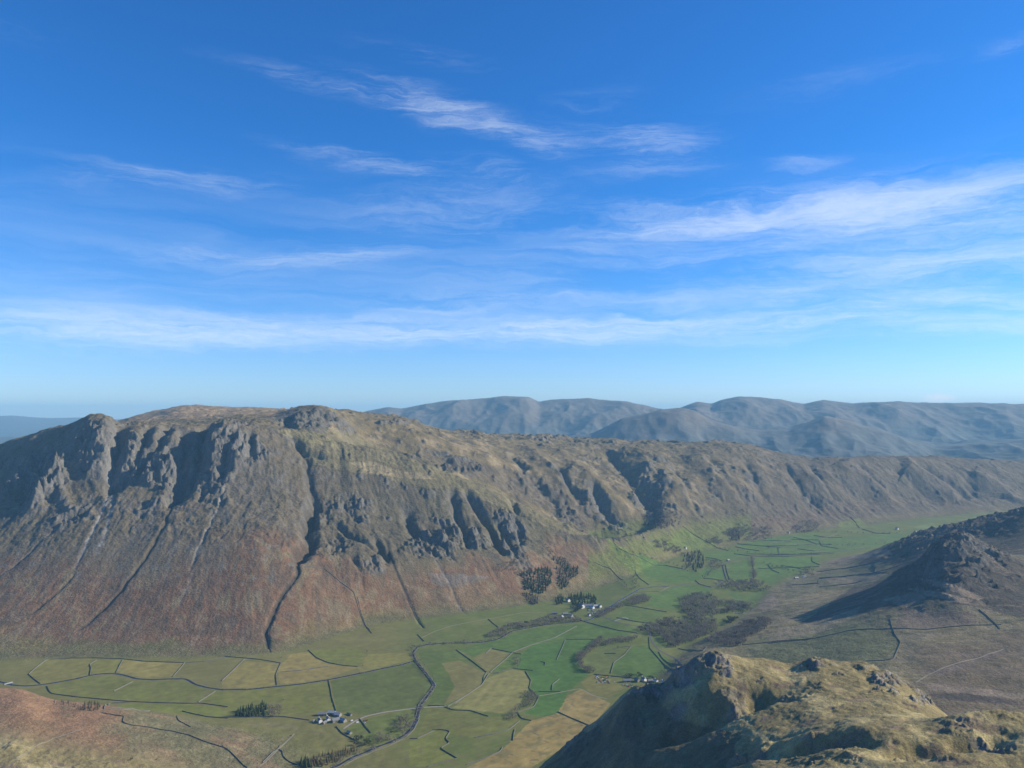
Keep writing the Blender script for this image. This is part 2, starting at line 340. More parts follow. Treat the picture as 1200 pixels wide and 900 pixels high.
# explicit gullies and ghylls: crop, points, depth, half width, scree amount
SCREE = np.zeros((NR, NC), F32); GSHADE = np.zeros((NR, NC), F32)  # second mask: dark stream beds, gully shade painted into the colour with them
def carve(P, dep, wid, d0=.3, d1=.2, scree=0, gshade=0, plain=0):
    if wid < 12: wid *= .6; dep *= .45
    if dep < 0: P = P[::1]
    if len(P) > 3: P = P.copy(); P[1:-1, 0] += (.5 * wid + 5) * perlin(np.arange(1, len(P) - 1) * .61, np.full(len(P) - 2, P[0, 0] * .013), 5)
    S, d, t = dist_poly(P, wid * 3.2)
    d = d + 0.35 * wid * perlin(XX[S] / (wid * 1.1 + 8), YY[S] / (wid * 1.1 + 8), 41)
    prof = np.exp(-np.clip(d / wid, 0, 9) ** 1.6) * (np.minimum(1, d0 + t * 6) * np.minimum(1, d1 + (1 - t) * 5))
    if dep < 0 and not plain: prof = prof * (.55 + .8 * ridged(XX[S] / 40, YY[S] / 40, 3, 42)) + prof * .5 * facet(XX[S] / 26, YY[S] / 30, 308); CRAGM[S] = np.maximum(CRAGM[S], np.clip(prof, 0, .9))
    Z[S] -= (dep * prof).astype(F32)
    if scree: SCREE[S] = np.maximum(SCREE[S], scree * np.exp(-(d / (wid * .8)) ** 2) * np.minimum(1, .2 + t * 4) * np.minimum(1, (1 - t) * 5))
    if gshade: GSHADE[S] = np.maximum(GSHADE[S], gshade * np.exp(-(d / (wid * 1.15)) ** 4) * np.minimum(1, .3 + t * 6))
GUL = [
 (C1, [(418,185),(408,290),(392,390)], 78, 20, .5, .6, .5, 0),
 (C1, [(405,300),(388,400),(350,500),(300,610),(258,705)], 7, 9, .6, .3, 1, 0),
 (C1, [(405,330),(398,420),(380,520),(362,590),(330,660)], 4, 11, .6, .2, .75, 0),
 (C1, [(258,705),(190,770),(110,840)], 9, 7, .6, .3, 0, .7),
 (C1, [(520,175),(495,260),(450,330),(420,400)], 48, 16, .7, .2, 0, 0),
 (C1, [(600,175),(560,230),(500,300),(470,380)], 42, 15, .7, .2, 0, 0),
 (C1, [(650,180),(640,260),(640,340),(612,440)], 72, 20, .8, .6, .2, 0),
 (C1, [(612,440),(570,540),(510,640),(430,750),(370,810),(280,890)], 13, 8, .7, .3, .0, .8),
 (C1, [(730,170),(705,240),(692,320),(660,400)], 80, 25, .8, .3, 0, 0),
 (C1, [(800,230),(790,300),(760,370)], 34, 13, .6, .2, 0, 0),
 (C1, [(880,205),(890,250),(915,290)], 30, 18, .7, .2, 0, 0),
 (C1, [(790,400),(740,520),(690,620),(660,700)], 8, 7, .5, .3, .85, 0),
 (C1, [(680,690),(650,760),(630,820)], 3, 7, .5, .3, .4, 0),
 (C1, [(320,170),(290,230),(240,290),(160,360),(60,440)], 30, 26, .6, .3, 0, 0),
 (C1, [(240,190),(150,270),(60,350),(-40,430)], 34, 30, .7, .3, 0, 0),
 (C1, [(180,250),(120,310),(20,400)], 16, 20, .6, .3, 0, 0),
 (C1, [(130,430),(60,490),(-10,540)], 10, 10, .5, .3, 0, .3),
 (C1, [(270,460),(180,550),(60,660),(-30,730)], 7, 9, .5, .3, .3, 0),
 (C1, [(1040,225),(1075,300),(1085,370),(1110,440)], 20, 16, .4, .7, 0, .3),
 (C1, [(1110,440),(1078,530),(1083,580),(1048,640)], 46, 20, .5, .7, 0, .7),
 (C1, [(1048,640),(1050,690),(985,780),(945,860),(935,900),(945,985)], 17, 10, .9, .4, 0, 1),
 (C2, [(520,470),(560,560),(615,620)], 34, 18, .4, .6, 0, .2), (C2, [(615,620),(650,680),(690,750),(740,840)], 8, 9, .7, .2, .45, .3),
 (C2, [(690,400),(700,470),(730,540),(745,600)], 34, 16, .4, .4, 0, 0),
 (C2, [(740,405),(790,480),(830,540),(870,620)], 46, 17, .5, .4, 0, 0),
 (C2, [(850,500),(880,560),(905,620)], 28, 14, .4, .4, 0, 0),
 (C2, [(895,430),(920,475),(950,490)], 30, 16, .5, .4, 0, 0),
 (C2, [(905,490),(925,550),(935,600)], 22, 12, .5, .4, 0, 0),
 (C2, [(450,570),(490,670),(515,740),(550,820),(590,890)], 9, 7, .5, .3, 0, .8),
 (C2, [(280,520),(330,560),(400,590),(460,630)], 20, 13, .6, .4, 0, 0),
 (C2, [(420,570),(440,610),(470,640)], 18, 12, .6, .4, 0, 0),
 (C2, [(240,560),(270,590),(310,600)], 12, 12, .6, .4, 0, 0),
 (C2, [(130,215),(150,250),(240,290)], 22, 14, .6, .4, 0, 0),
 (C2, [(330,640),(370,700),(380,760)], 10, 10, .6, .4, 0, 0),
 (C2, [(600,530),(640,590),(700,650)], 16, 14, .5, .3, 0, 0),
 (C2, [(960,330),(1010,400),(1060,460),(1130,520)], 16, 18, .5, .3, 0, 0),
 (C2, [(1060,330),(1110,400),(1190,470)], 18, 18, .5, .3, 0, 0),
 (C3, [(455,368),(520,440),(590,520),(640,590)], 46, 40, .5, .6, 0, .2), (C3, [(640,590),(670,640),(695,690)], 16, 16, .7, .4, 0, .6),
 (C3, [(215,430),(270,540),(330,600)], 34, 22, .4, .7, 0, .2), (C3, [(330,600),(400,660),(480,720)], 12, 10, .7, .3, 0, .6),
 (C3, [(380,520),(400,570),(450,640),(480,690)], 34, 26, .4, .4, 0, 0),
 (C3, [(0,380),(60,450),(130,530),(160,570)], 26, 18, .4, .4, 0, .3),
 (C3, [(560,500),(600,560),(640,610)], 20, 20, .4, .4, 0, 0),
 (C3, [(760,450),(800,500),(830,560)], 20, 26, .4, .4, 0, 0), (C3, [(930,400),(1000,500),(1060,570)], 22, 30, .4, .3, 0, 0),
 (C3, [(820,560),(850,620),(900,680)], 12, 16, .4, .3, 0, 0), (C3, [(1090,410),(1140,500),(1190,590)], 20, 26, .4, .3, 0, 0),
 (C1, [(285,215),(245,290),(200,350),(140,420),(90,500)], -46, 24, .5, .2, 0, 0), (C1, [(120,285),(80,335),(30,395),(-30,450)], -40, 24, .5, .2, 0, 0), (C1, [(215,330),(200,400),(230,460)], -22, 18, .5, .3, 0, 0),
 (C1, [(1000,120),(1005,150),(1020,185)], 26, 20, .8, .5, 0, 0), (C1, [(1090,118),(1080,150),(1075,185)], 14, 16, .8, .5, 0, 0), (C1, [(1150,140),(1140,170),(1150,200)], 12, 18, .8, .5, 0, 0),
 (C4, [(90,440),(150,530),(230,620)], 20, 24, .4, .3, 0, 0), (C4, [(200,430),(280,550),(330,620)], 20, 24, .4, .3, 0, 0), (C4, [(430,420),(480,480),(560,560)], 18, 30, .4, .3, 0, 0),
 (C4, [(690,420),(800,480),(900,550),(960,600)], 34, 40, .5, .3, 0, 0), (C4, [(940,430),(945,500),(955,570)], 22, 40, .5, .3, 0, 0), (C4, [(600,440),(660,500),(720,560)], 14, 30, .4, .3, 0, 0),
]
for cr, pts, dep, wid, d0, d1, sc, gshade in GUL:
    carve(W(cr, pts, 1900, 26), dep, wid, d0, d1, sc, gshade)
for cr, pts, dep, wid in [(C3,[(540,345),(640,420),(740,520),(840,625)],-42,95),(C3,[(880,380),(960,480),(1050,590)],-40,100),(C3,[(250,400),(360,490),(470,590),(560,660)],-30,70),(C4,[(120,420),(240,530),(340,640)],-38,100),(C4,[(330,410),(470,500),(600,620)],-42,120),(C4,[(620,420),(780,520),(920,620)],-48,140),(C4,[(900,430),(1050,520),(1150,600)],-45,140),(C3,[(60,330),(150,420),(260,540),(340,640)],-26,60)]:
    carve(W(cr, pts, 1900, 40), dep, wid, .15, .15, 0, 0, 1)
print('gullies', round(time.time() - T0, 1))

# the far ranges
J = band(5600, 30000); x, y = XX[J], YY[J]
keep = 1 - .93 * np.exp(-((y - 9000) / 420) ** 2) - .95 * np.exp(-((y - 12600) / 420) ** 2)
keep = np.clip(keep, .05, 1) * sstep(5600, 7600, y) * (1 - sstep(13500, 16000, y))
Z[J] += keep * ((ridged(x / 1500, y / 2300, 4, 50, .46) - .55) * 210) + sstep(5600, 7600, y) * (fbm(x / 420, y / 420, 4, 51) * 17) * (1 - sstep(13500, 16000, y)) + sstep(15000, 20000, y) * fbm(x / 900, y / 900, 3, 52) * 16

# Kettle Crag, Blisco's flank
J = band(300, 1260); x, y = XX[J], YY[J]; nb = near[J]; u = UU[J]
v0 = V0[J]
base = fbm(x / 70, y / 70, 4, 60) * 6
kk2 = ridged(x / 55 + .3 * fbm(x / 60, y / 60, 2, 66), y / 34, 5, 61, .52)
rk = np.zeros_like(x)
for (bu, bv, ru, rv, s) in [(842,784,26,14,1),(800,796,22,14,1),(812,790,30,12,.7),(955,779,16,8,.9),(985,792,40,12,.6),(1040,800,30,20,.9),(1080,818,26,16,.8),(760,815,30,14,.8),(735,850,34,34,.8),(690,870,40,36,.7),(790,840,40,22,.5),
                          (930,812,60,14,.5),(1140,850,50,12,.55),(1000,868,60,12,.75),(880,880,60,14,.6),(1100,880,80,16,.65),(960,890,60,12,.6),(1180,865,50,20,.7),(870,820,50,16,.6),(890,795,30,8,.5)]:
    rk = np.maximum(rk, s * np.exp(-(((u - bu) / ru) ** 2 + ((v0 - bv) / rv) ** 2)))
rk = np.where((y > 560) & (y < 1080), rk, .3).astype(F32)
rkp = sstep(-.1, .25, fbm(x / 30, y / 30, 4, 62) + (rk - .5) * .8) * np.clip(rk * 1.4, 0, 1)
Zn = Z[J]
Zn += nb * (base * .9 + (kk2 - .5) * 13 * rkp + (ridged(x / 18, y / 14, 4, 63, .55) - .5) * (1.5 + 3.0 * rkp) + (ridged(x / 7, y / 5, 3, 68, .6) - .5) * (.35 + 1.3 * rkp) + fbm(x / 6, y / 6, 3, 64) * .6)
Zn += nb * rkp * (4.6 * facet(x / 15, y / 8, 303) + 1.9 * facet(x / 5, y / 4, 304)) + nb * .35 * facet(x / 9, y / 6, 305)
w = Zn + 4 * fbm(x / 18, y / 18, 3, 65)
for h, s, amt in ((6, .22, .5), (2.6, .25, .5)):
    t = w / h; f = np.floor(t); r = t - f
    Zn += nb * rkp * amt * (h * (f + sstep(.5 - s, .5 + s, r)) - w)
    w = Zn + 1.2 * fbm(x / 6, y / 6, 2, 67)
CRAGM[J] = np.maximum(CRAGM[J], rkp * nb)
Z[J] = Zn
# the shaded hollows and scarps of the crag that face west
for pts, dep, wid in [([(910,810),(865,824),(815,848),(770,862)], 21, 17), ([(1010,868),(930,878),(860,890)], 14, 12), ([(1180,862),(1110,872),(1040,880)], 15, 12), ([(830,786),(812,796),(800,806)], 9, 9), ([(800,800),(785,806)], 8, 10), ([(885,806),(860,812)], 5, 9), ([(950,856),(900,866)], 6, 10)]:
    P = np.array([hit(u_, v_, 590) for u_, v_ in pts]); P = W(None, pts, 590, 20)
    carve(P, dep, wid, .5, .5)

for pts, h_, wid in [([(795,792),(812,780),(842,772)], 8, 14), ([(735,822),(760,812),(785,808)], 6, 12), ([(940,782),(955,777),(972,780)], 5, 9), ([(1010,786),(1040,790),(1075,812)], 4, 10), ([(1120,842),(1150,838),(1190,840)], 2.5, 12)]:
    P = W(None, pts, 590, 12); S, d, t = dist_poly(P, wid * 2.5)
    k = np.exp(-(d / wid) ** 2) * (.45 + .9 * ridged(XX[S] / 16, YY[S] / 12, 3, 69)); Z[S] += (h_ * k).astype(F32); CRAGM[S] = np.maximum(CRAGM[S], np.clip(k, 0, 1) * near[S])
# Side Pike, Lingmoor, the Band
J = band(1000, 3700); x, y = XX[J], YY[J]; ob = onB[J] * sstep(1180, 1330, y)
sp = np.exp(-(((UU[J] - 1120) / 75) ** 2 + ((y - 2120) / 210) ** 2)) * .9 + .7 * sstep(2500, 2750, y) * sstep(1010, 1080, UU[J])
sp = (sp * ob).astype(F32)
spp = sstep(-.15, .3, fbm(x / 60, y / 60, 4, 70) + (sp - .4) * .7) * np.clip(sp * 1.5, 0, 1)
ZJ = Z[J]
ZJ += ob * (fbm(x / 120, y / 150, 4, 71) * 5 + fbm(x / 28, y / 28, 3, 73) * 1.1) + sp * fbm(x / 90, y / 70, 4, 74) * 14 + spp * (ridged(x / 80, y / 38, 4, 72, .55) - .5) * 36
ZJ += spp * (9 * facet(x / 46, y / 22, 306) + 4 * facet(x / 15, y / 12, 307))
w = ZJ + 8 * fbm(x / 40, y / 40, 3, 75)
t = w / 14; f = np.floor(t); r = t - f
ZJ += spp * .6 * (14 * (f + sstep(.28, .72, r)) - w)
# rough knolls at the head of the dale
rough = (1 - sstep(430, 480, UU[J])) * (1 - sstep(1440, 1520, y)) * (1 - ob)
ZJ += rough * fbm(x / 45, y / 45, 3, 76) * 2.2
CRAGM[J] = np.maximum(CRAGM[J], spp * .9)
Z[J] = ZJ
V1 = VH + (ZC - Z) * FPX / YY
print('relief', round(time.time() - T0, 1))

def ground(x, y):
    u = UC + FPX * x / y
    c = int(np.clip(np.searchsorted(U, u) - 1, 0, NC - 2)); j = int(np.clip(np.searchsorted(Yr, y) - 1, 0, NR - 2))
    a = (u - U[c]) / (U[c + 1] - U[c]); b = (y - Yr[j]) / (Yr[j + 1] - Yr[j])
    return float((Z[j, c] * (1 - a) + Z[j, c + 1] * a) * (1 - b) + (Z[j + 1, c] * (1 - a) + Z[j + 1, c + 1] * a) * b)
# ------------------------------------------------------------------ what grows where: base colours of the ground, some shade painted in
A3 = lambda *c: np.array(c, F32)
GRASS, TAN, PALE = A3(.125,.112,.058), A3(.215,.168,.095), A3(.30,.235,.14)
BRACK, HEATH = A3(.155,.098,.06), A3(.066,.056,.047)
ROCK, SCR = A3(.128,.121,.111), A3(.25,.24,.23)
LUSH, MID, OLIVE = A3(.085,.138,.032), A3(.122,.145,.040), A3(.17,.16,.054)
STRAW, BROWNF = A3(.265,.21,.12), A3(.155,.15,.075)
dk = np.gradient(Z, axis=1) / np.gradient(k_u)[None, :].astype(F32)
dY = np.gradient(Z, axis=0) / np.gradient(Yr)[:, None].astype(F32)
SLOPE = np.hypot(dk / YY, dY - (k_u[None, :].astype(F32) / YY) * dk)
del dk, dY
n1 = fbm(XX / 420, YY / 420, 4, 80); n2 = fbm(XX / 90, YY / 90, 4, 81); n3 = fbm(XX / 17, YY / 17, 3, 82)
ALB = np.empty((NR, NC, 3), F32); ALB[:] = GRASS
def put(col, w): 
    w = np.clip(w, 0, 1)[..., None]
    np.add(ALB, w * (np.asarray(col, F32) - ALB), out=ALB)
floorY = (1 - sstep(-12, 26, YY - yfoot)) * (1 - onB) * (1 - sstep(5600, 5700, YY))
hf = Z - FZ[0][None, :].astype(F32)
# fell
put(TAN * .8, fell * sstep(-.05, .45, n1 * .8 + n2 * .5 + .05))
put(HEATH, fell * .7 * sstep(.02, .42, n2 * .8 - n1 * .4))
put(TAN * A3(.9,.86,.74), plat * .65)
put(PALE * .9, plat * sstep(.08, .36, n2 + .3 * n1) * .7)
put(HEATH, plat * sstep(.1, .45, -n2 + .5 * n3) * .55)
hr = sstep(130, 175, UU) * (1 - sstep(330, 350, UU)) * sstep(3250, 3700, YY) * plat
put(A3(.34,.235,.135), hr * (.75 + .25 * n3)); put(A3(.22,.165,.09), hr * sstep(.1, .5, n2) * .7)
# bracken and the green skirts
up = np.interp(U, [-300, 0, 60, 130, 200, 300, 345, 380, 450, 560, 640, 700, 760, 1300], [120, 150, 160, 170, 190, 220, 210, 150, 130, 120, 110, 90, 90, 110])[None, :].astype(F32)
bw = sstep(1, 22, hf + 22 * n2) * (1 - sstep(up * .75, up * 1.25, hf + 70 * n1 + 45 * n2)) * (face > .02) * (1 - np.clip(plat * 2, 0, 1))
bw = bw * np.clip(.95 - .35 * sstep(0, .5, n2 + n3 * .4), 0, 1)
put(BRACK * A3(1.1,1.0,.95), bw * np.interp(U, [-300, 600, 760, 1300], [1, 1, .7, .5])[None, :])
cc_all = XX + .2 * (YY - 2300)
streak = fbm((XX + .2 * (YY - 2300)) / 20, (YY - .1 * XX) / 170, 3, 83)
put(A3(.20,.14,.09), bw * sstep(.12, .45, streak) * .55)
put(A3(.085,.075,.05), bw * sstep(.15, .5, -streak + .3 * n2) * .5)
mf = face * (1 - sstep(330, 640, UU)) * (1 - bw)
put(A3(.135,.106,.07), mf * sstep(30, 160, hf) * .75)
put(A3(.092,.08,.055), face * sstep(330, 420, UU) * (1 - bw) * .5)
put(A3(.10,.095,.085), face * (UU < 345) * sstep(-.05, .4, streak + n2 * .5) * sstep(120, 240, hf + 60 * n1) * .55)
gw = np.interp(U, [-300, 30, 90, 330, 370, 480, 560, 700, 1300], [40, 30, 6, 4, 30, 22, 14, 30, 30])[None, :].astype(F32)
grn = (1 - sstep(gw * .3, gw * 1.3 + 6, hf + 22 * n2 + 10 * n1)) * fell
put(OLIVE, grn * .8)
fr = fell * sstep(780, 960, UU)
put(A3(.105,.085,.07), fr * .55); put(A3(.075,.066,.052), fr * sstep(.05, .4, streak + n2 * .6) * .6); put(A3(.19,.15,.10), fr * sstep(.1, .4, n2 - .3 * streak) * .45)
put(A3(.09,.078,.055), plat * sstep(0, .35, fbm(XX / 60, YY / 45, 4, 92)) * .6)
rag = fbm(cc_all / 46, YY / 95, 4, 93); rag2 = fbm(cc_all / 24, YY / 40, 4, 94)
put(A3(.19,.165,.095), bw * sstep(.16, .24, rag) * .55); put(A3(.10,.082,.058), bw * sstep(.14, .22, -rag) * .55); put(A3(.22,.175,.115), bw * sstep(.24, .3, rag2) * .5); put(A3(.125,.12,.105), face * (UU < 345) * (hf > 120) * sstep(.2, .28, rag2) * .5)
# right-hand green skirts beyond the inn
sk = ((UU > 690) & (UU < 880)) * (1 - sstep(60, 110, hf + 25 * n2)) * fell
put(MID, sk * .8)
# scree, rock
put(ROCK * .95, CRAGM * sstep(.8, 1.12, SLOPE + n3 * .25) * .9)
put(ROCK * 1.15, CRAGM * sstep(.9, 1.4, SLOPE) * sstep(0, .4, n3) * .7)
put(ROCK, fell * sstep(.9, 1.2, SLOPE + .15 * n3) * .6 * sstep(120, 260, hf))
put(A3(.11,.098,.055), CRAGM * fell * (1 - sstep(.4, .7, SLOPE + n3 * .2)) * .5)
put(SCR, SCREE * (.8 + .4 * n3)); put(A3(.055,.047,.038), GSHADE * .9)  # scree, then the painted dark of the gullies
# far ranges, some of the haze's blue put into their base colour
put(A3(.105,.115,.112), far * 1.0); put(A3(.14,.122,.105), far * sstep(380, 640, Z + 120 * n1)); put(A3(.08,.092,.08), far * (1 - sstep(200, 330, Z + 60 * n1)) * .8)
# spurs: Blisco and Kettle Crag
put(A3(.225,.185,.085), near); put(A3(.36,.30,.145), near * sstep(-.05, .4, n2 + .5 * fbm(XX / 34, YY / 34, 3, 84))); put(A3(.20,.145,.10), near * sstep(.12, .42, fbm(XX / 40, YY / 26, 3, 85)) * .75)
n4 = fbm(XX / 5.5, YY / 5.5, 3, 86)
put(A3(.12,.105,.05), near * sstep(.05, .45, n4 + .4 * n3) * .5)
put(ROCK * 1.3, near * CRAGM * sstep(.5, .85, SLOPE + n4 * .3)); put(A3(.30,.29,.27), near * CRAGM * sstep(.6, 1.1, SLOPE) * sstep(.1, .5, n4) * .7)
# the Band (left), the pass and the slopes right
Bx = onB * (1 - near) 
put(A3(.20,.165,.082), Bx); put(A3(.225,.185,.10), Bx * sstep(0, .4, n2) * .6); put(A3(.125,.125,.06), Bx * sstep(.05, .4, n1 + n2 * .4) * .6)
lb = Bx * (UU < 470) * (YY < 1700)
put(A3(.25,.15,.085), lb * (1 - sstep(120, 175, UU + 60 * n2))); put(A3(.155,.14,.075), lb * sstep(110, 180, UU + 60 * n2)); put(A3(.22,.145,.085), lb * sstep(.05, .3, n2 + .3 * n1) * sstep(120, 200, UU) * .7); put(A3(.12,.115,.06), lb * sstep(.1, .4, -n2) * .5)
rb = Bx * sstep(840, 900, UU)
stripe = fbm(XX / 210, YY / 17, 4, 87, .6)
put(A3(.215,.18,.115), rb * sstep(.02, .22, stripe) * .9); put(A3(.095,.092,.052), rb * sstep(.05, .25, -stripe) * .75); put(A3(.10,.12,.055), rb * (1 - sstep(1010, 1060, UU)) * (1 - sstep(1850, 1990, YY + 80 * n2)) * .6)
put(A3(.138,.105,.066), Bx * sstep(1035, 1100, UU + 30 * n1) * (1 - sstep(1600, 1790, YY + 120 * n2)) * .85)
put(A3(.16,.12,.09), Bx * sstep(1035, 1100, UU) * (1 - sstep(1600, 1760, YY)) * sstep(.1, .4, fbm(XX / 220, YY / 30, 3, 88)) * .7)
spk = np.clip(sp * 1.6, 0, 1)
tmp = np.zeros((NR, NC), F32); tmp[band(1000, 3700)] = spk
dkp = np.zeros((NR, NC), F32); sb = band(1500, 3600)  # dark heather with the shade of Side Pike and Lingmoor painted in
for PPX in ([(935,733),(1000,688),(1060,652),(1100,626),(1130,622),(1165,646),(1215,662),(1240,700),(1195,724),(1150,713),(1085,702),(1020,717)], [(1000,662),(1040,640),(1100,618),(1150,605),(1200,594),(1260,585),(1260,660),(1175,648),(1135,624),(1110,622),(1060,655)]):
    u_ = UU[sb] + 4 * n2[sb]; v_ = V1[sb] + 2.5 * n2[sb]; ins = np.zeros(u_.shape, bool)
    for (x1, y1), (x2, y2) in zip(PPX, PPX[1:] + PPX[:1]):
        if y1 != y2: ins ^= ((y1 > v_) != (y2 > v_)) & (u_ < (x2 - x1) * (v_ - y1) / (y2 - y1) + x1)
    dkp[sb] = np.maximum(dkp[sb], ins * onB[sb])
put(A3(.068,.056,.045), dkp * .85); put(A3(.17,.135,.09), dkp * sstep(.12, .3, fbm(XX / 70, YY / 16, 4, 95)) * (1 - sstep(.45, .75, SLOPE)) * .8)  # painted shade, then pale strips for the sunlit ledges in it
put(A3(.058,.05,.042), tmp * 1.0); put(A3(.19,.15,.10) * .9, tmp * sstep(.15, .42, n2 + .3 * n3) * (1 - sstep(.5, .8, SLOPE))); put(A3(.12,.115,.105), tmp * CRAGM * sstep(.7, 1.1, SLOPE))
del tmp
# dale floor
put(MID, floorY); put(OLIVE, floorY * sstep(0, .4, n2 + .5 * n1) * .5)
ups = floorY * (1 - sstep(430, 520, UU + 40 * n2)); put(OLIVE * A3(1.0, .95, 1.0), ups * .8)
def poly(pts, cr, col, wgt=1.0, soft=.0, lo=1230, hi=5000, only=None):
    P = crop(*cr, pts) if cr else pts
    j = band(lo, hi); xs = [p[0] for p in P]; ys = [p[1] for p in P]
    c = slice(int(np.searchsorted(U, min(xs) - 3)), int(np.searchsorted(U, max(xs) + 3)))
    u = UU[j, c] + 1.2 * n3[j, c] * soft; v = V1[j, c] + .6 * n2[j, c] * soft
    ins = np.zeros(u.shape, bool)
    for (x1, y1), (x2, y2) in zip(P, P[1:] + P[:1]):
        if y1 == y2: continue
        ins ^= ((y1 > v) != (y2 > v)) & (u < (x2 - x1) * (v - y1) / (y2 - y1) + x1)
    w = ins.astype(F32) * wgt
    if only is not None: w = w * only[j, c]
    ALB[j, c] += w[..., None] * (np.asarray(col, F32) * (1 + .14 * n3[j, c] + .12 * n2[j, c])[..., None] - ALB[j, c])
notB = 1 - onB
PF = [
 (C5,[(150,405),(245,330),(330,322),(480,322),(475,408),(330,445),(215,458)],(.155,.15,.068)),
 (C5,[(485,400),(480,365),(510,330),(650,328),(612,395),(540,402)],(.16,.16,.066)),
 (C5,[(620,395),(650,330),(760,338),(970,347),(910,415),(780,425),(660,405)],(.195,.175,.085)),
 (C5,[(255,470),(470,420),(560,415),(700,440),(600,495),(540,535),(280,510)],(.125,.135,.056)),
 (C5,[(600,495),(700,445),(960,440),(1130,492),(1045,550),(830,552),(560,538)],(.118,.13,.054)),
 (C5,[(1060,555),(1135,498),(1200,500),(1200,578)],(.115,.13,.05)),
 (C5,[(560,585),(660,560),(1000,562),(1200,585),(1200,635),(1090,628),(790,595)],(.125,.145,.055)),
 (C6,[(0,440),(60,385),(120,335),(300,350),(285,410),(290,460),(150,478),(0,478)],(.185,.165,.082)),
 (C6,[(300,455),(300,370),(370,295),(455,285),(500,325),(560,350),(715,370),(560,425),(420,450)],(.20,.17,.09)),
 (C6,[(460,280),(700,262),(760,300),(720,360),(640,358),(560,343),(500,318)],(.135,.15,.058)),
 (C6,[(720,360),(770,300),(980,290),(1000,330),(840,370),(720,395)],(.165,.16,.072)),
 (C6,[(0,490),(290,475),(560,440),(575,510),(598,600),(330,620),(200,625),(0,630)],(.125,.135,.055)),
 (C6,[(570,440),(840,382),(1000,345),(1060,390),(1090,450),(1030,575),(850,600),(760,620),(605,600)],(.088,.112,.05)),
 (C6,[(640,700),(780,635),(990,590),(1010,640),(950,730),(800,790),(700,740)],(.105,.13,.052)),
 (C7,[(40,270),(250,285),(330,340),(180,350),(100,350),(70,360)],(.085,.12,.05)),
 (C7,[(110,420),(90,360),(180,350),(240,470),(180,560),(100,560),(130,480)],(.085,.12,.046)),
 (C7,[(170,350),(260,330),(400,400),(385,450),(280,530),(180,565),(240,470)],(.15,.142,.078)),
 (C7,[(330,320),(430,275),(520,295),(480,340),(410,390)],(.155,.145,.082)),
 (C7,[(250,275),(480,215),(640,165),(890,140),(1000,150),(1180,190),(980,225),(820,222),(640,250),(530,288),(430,270),(330,315)],(.075,.125,.046)),
 (C7,[(430,395),(500,335),(540,295),(590,300),(560,370),(490,390)],(.085,.13,.048)),
 (C7,[(560,375),(590,300),(640,252),(820,225),(960,225),(890,320),(900,370),(940,410),(830,500),(800,600),(740,632),(600,612),(650,580),(680,530),(630,480),(645,440),(615,385)],(.062,.128,.044)),
 (C7,[(790,330),(830,225),(970,226),(890,320),(880,360)],(.07,.13,.046)),
 (C7,[(230,580),(300,520),(420,420),(480,400),(545,378),(610,390),(640,440),(630,480),(600,520),(560,600),(480,610),(330,595)],(.175,.172,.088)),
 (C7,[(320,560),(440,430),(470,425),(340,570)],(.205,.195,.11)), (C7,[(370,560),(500,420),(525,415),(410,560)],(.195,.19,.10)), (C7,[(470,560),(560,420),(580,420),(500,570)],(.195,.19,.10)),
 (C7,[(100,580),(185,580),(420,630),(560,620),(570,660),(340,740),(120,700),(40,740)],(.125,.135,.06)),
 (C7,[(900,340),(980,270),(1060,240),(1120,265),(1165,262),(1080,345),(1060,398),(960,395)],(.105,.13,.06)),
 (C7,[(1065,400),(1080,345),(1165,262),(1240,250),(1400,345),(1320,440),(1200,428)],(.075,.128,.048)),
 (C7,[(640,650),(780,610),(830,520),(900,480),(1060,560),(960,680),(900,740),(640,898),(300,898),(480,810)],(.235,.185,.105)),
 (C7,[(900,450),(960,410),(1060,430),(1130,480),(1050,525),(960,510)],(.15,.145,.07)),
 (C7,[(120,705),(215,710),(190,750),(215,770),(165,795),(250,845),(90,890),(0,890),(0,760),(40,745)],(.135,.15,.06)),
 (C8,[(170,490),(310,465),(340,420),(440,425),(530,440),(470,490),(400,530),(300,515)],(.085,.125,.052)),
 (C8,[(270,460),(330,410),(360,410),(310,470)],(.11,.14,.055)),
 (C8,[(300,480),(320,465),(440,490),(420,520)],(.125,.15,.065)),
 (C8,[(380,360),(500,355),(560,330),(660,320),(740,340),(700,360),(590,385),(580,430),(500,420),(440,410),(460,380)],(.08,.135,.05)),
 (C8,[(250,90),(300,140),(440,215),(600,250),(680,290),(660,310),(540,315),(480,330),(400,300),(310,200)],(.10,.135,.055)),
 (C8,[(400,180),(600,255),(690,270),(660,308),(540,312),(430,280)],(.075,.13,.048)),
 (C8,[(690,245),(780,255),(790,300),(690,290),(660,305)],(.075,.135,.05)),
 (C8,[(800,230),(890,205),(900,290),(860,310),(805,300)],(.08,.135,.05)),
 (C8,[(920,200),(1200,195),(1200,290),(1060,330),(980,320),(925,290)],(.08,.138,.052)),
 (C8,[(700,180),(830,165),(900,190),(800,215),(700,210)],(.085,.14,.055)),
 (C8,[(520,150),(600,70),(760,150),(700,180),(620,165)],(.10,.13,.055)),
 (C8,[(840,140),(1000,110),(1200,90),(1200,185),(880,183)],(.085,.138,.052)),
 (C8,[(470,550),(540,545),(530,590),(475,600)],(.09,.13,.055)),
 (C8,[(880,360),(970,340),(975,400),(900,430),(840,420),(800,350)],(.085,.13,.055)),
 (C4,[(0,780),(220,770),(600,740),(660,745),(560,800),(330,830),(0,850)],(.085,.135,.055)),
 (C4,[(0,860),(200,850),(220,890),(0,900)],(.08,.14,.05)),
 (C4,[(680,710),(770,690),(800,712),(720,725)],(.13,.165,.075)), (C4,[(330,690),(430,670),(470,710),(400,735),(330,720)],(.12,.145,.07)),
]
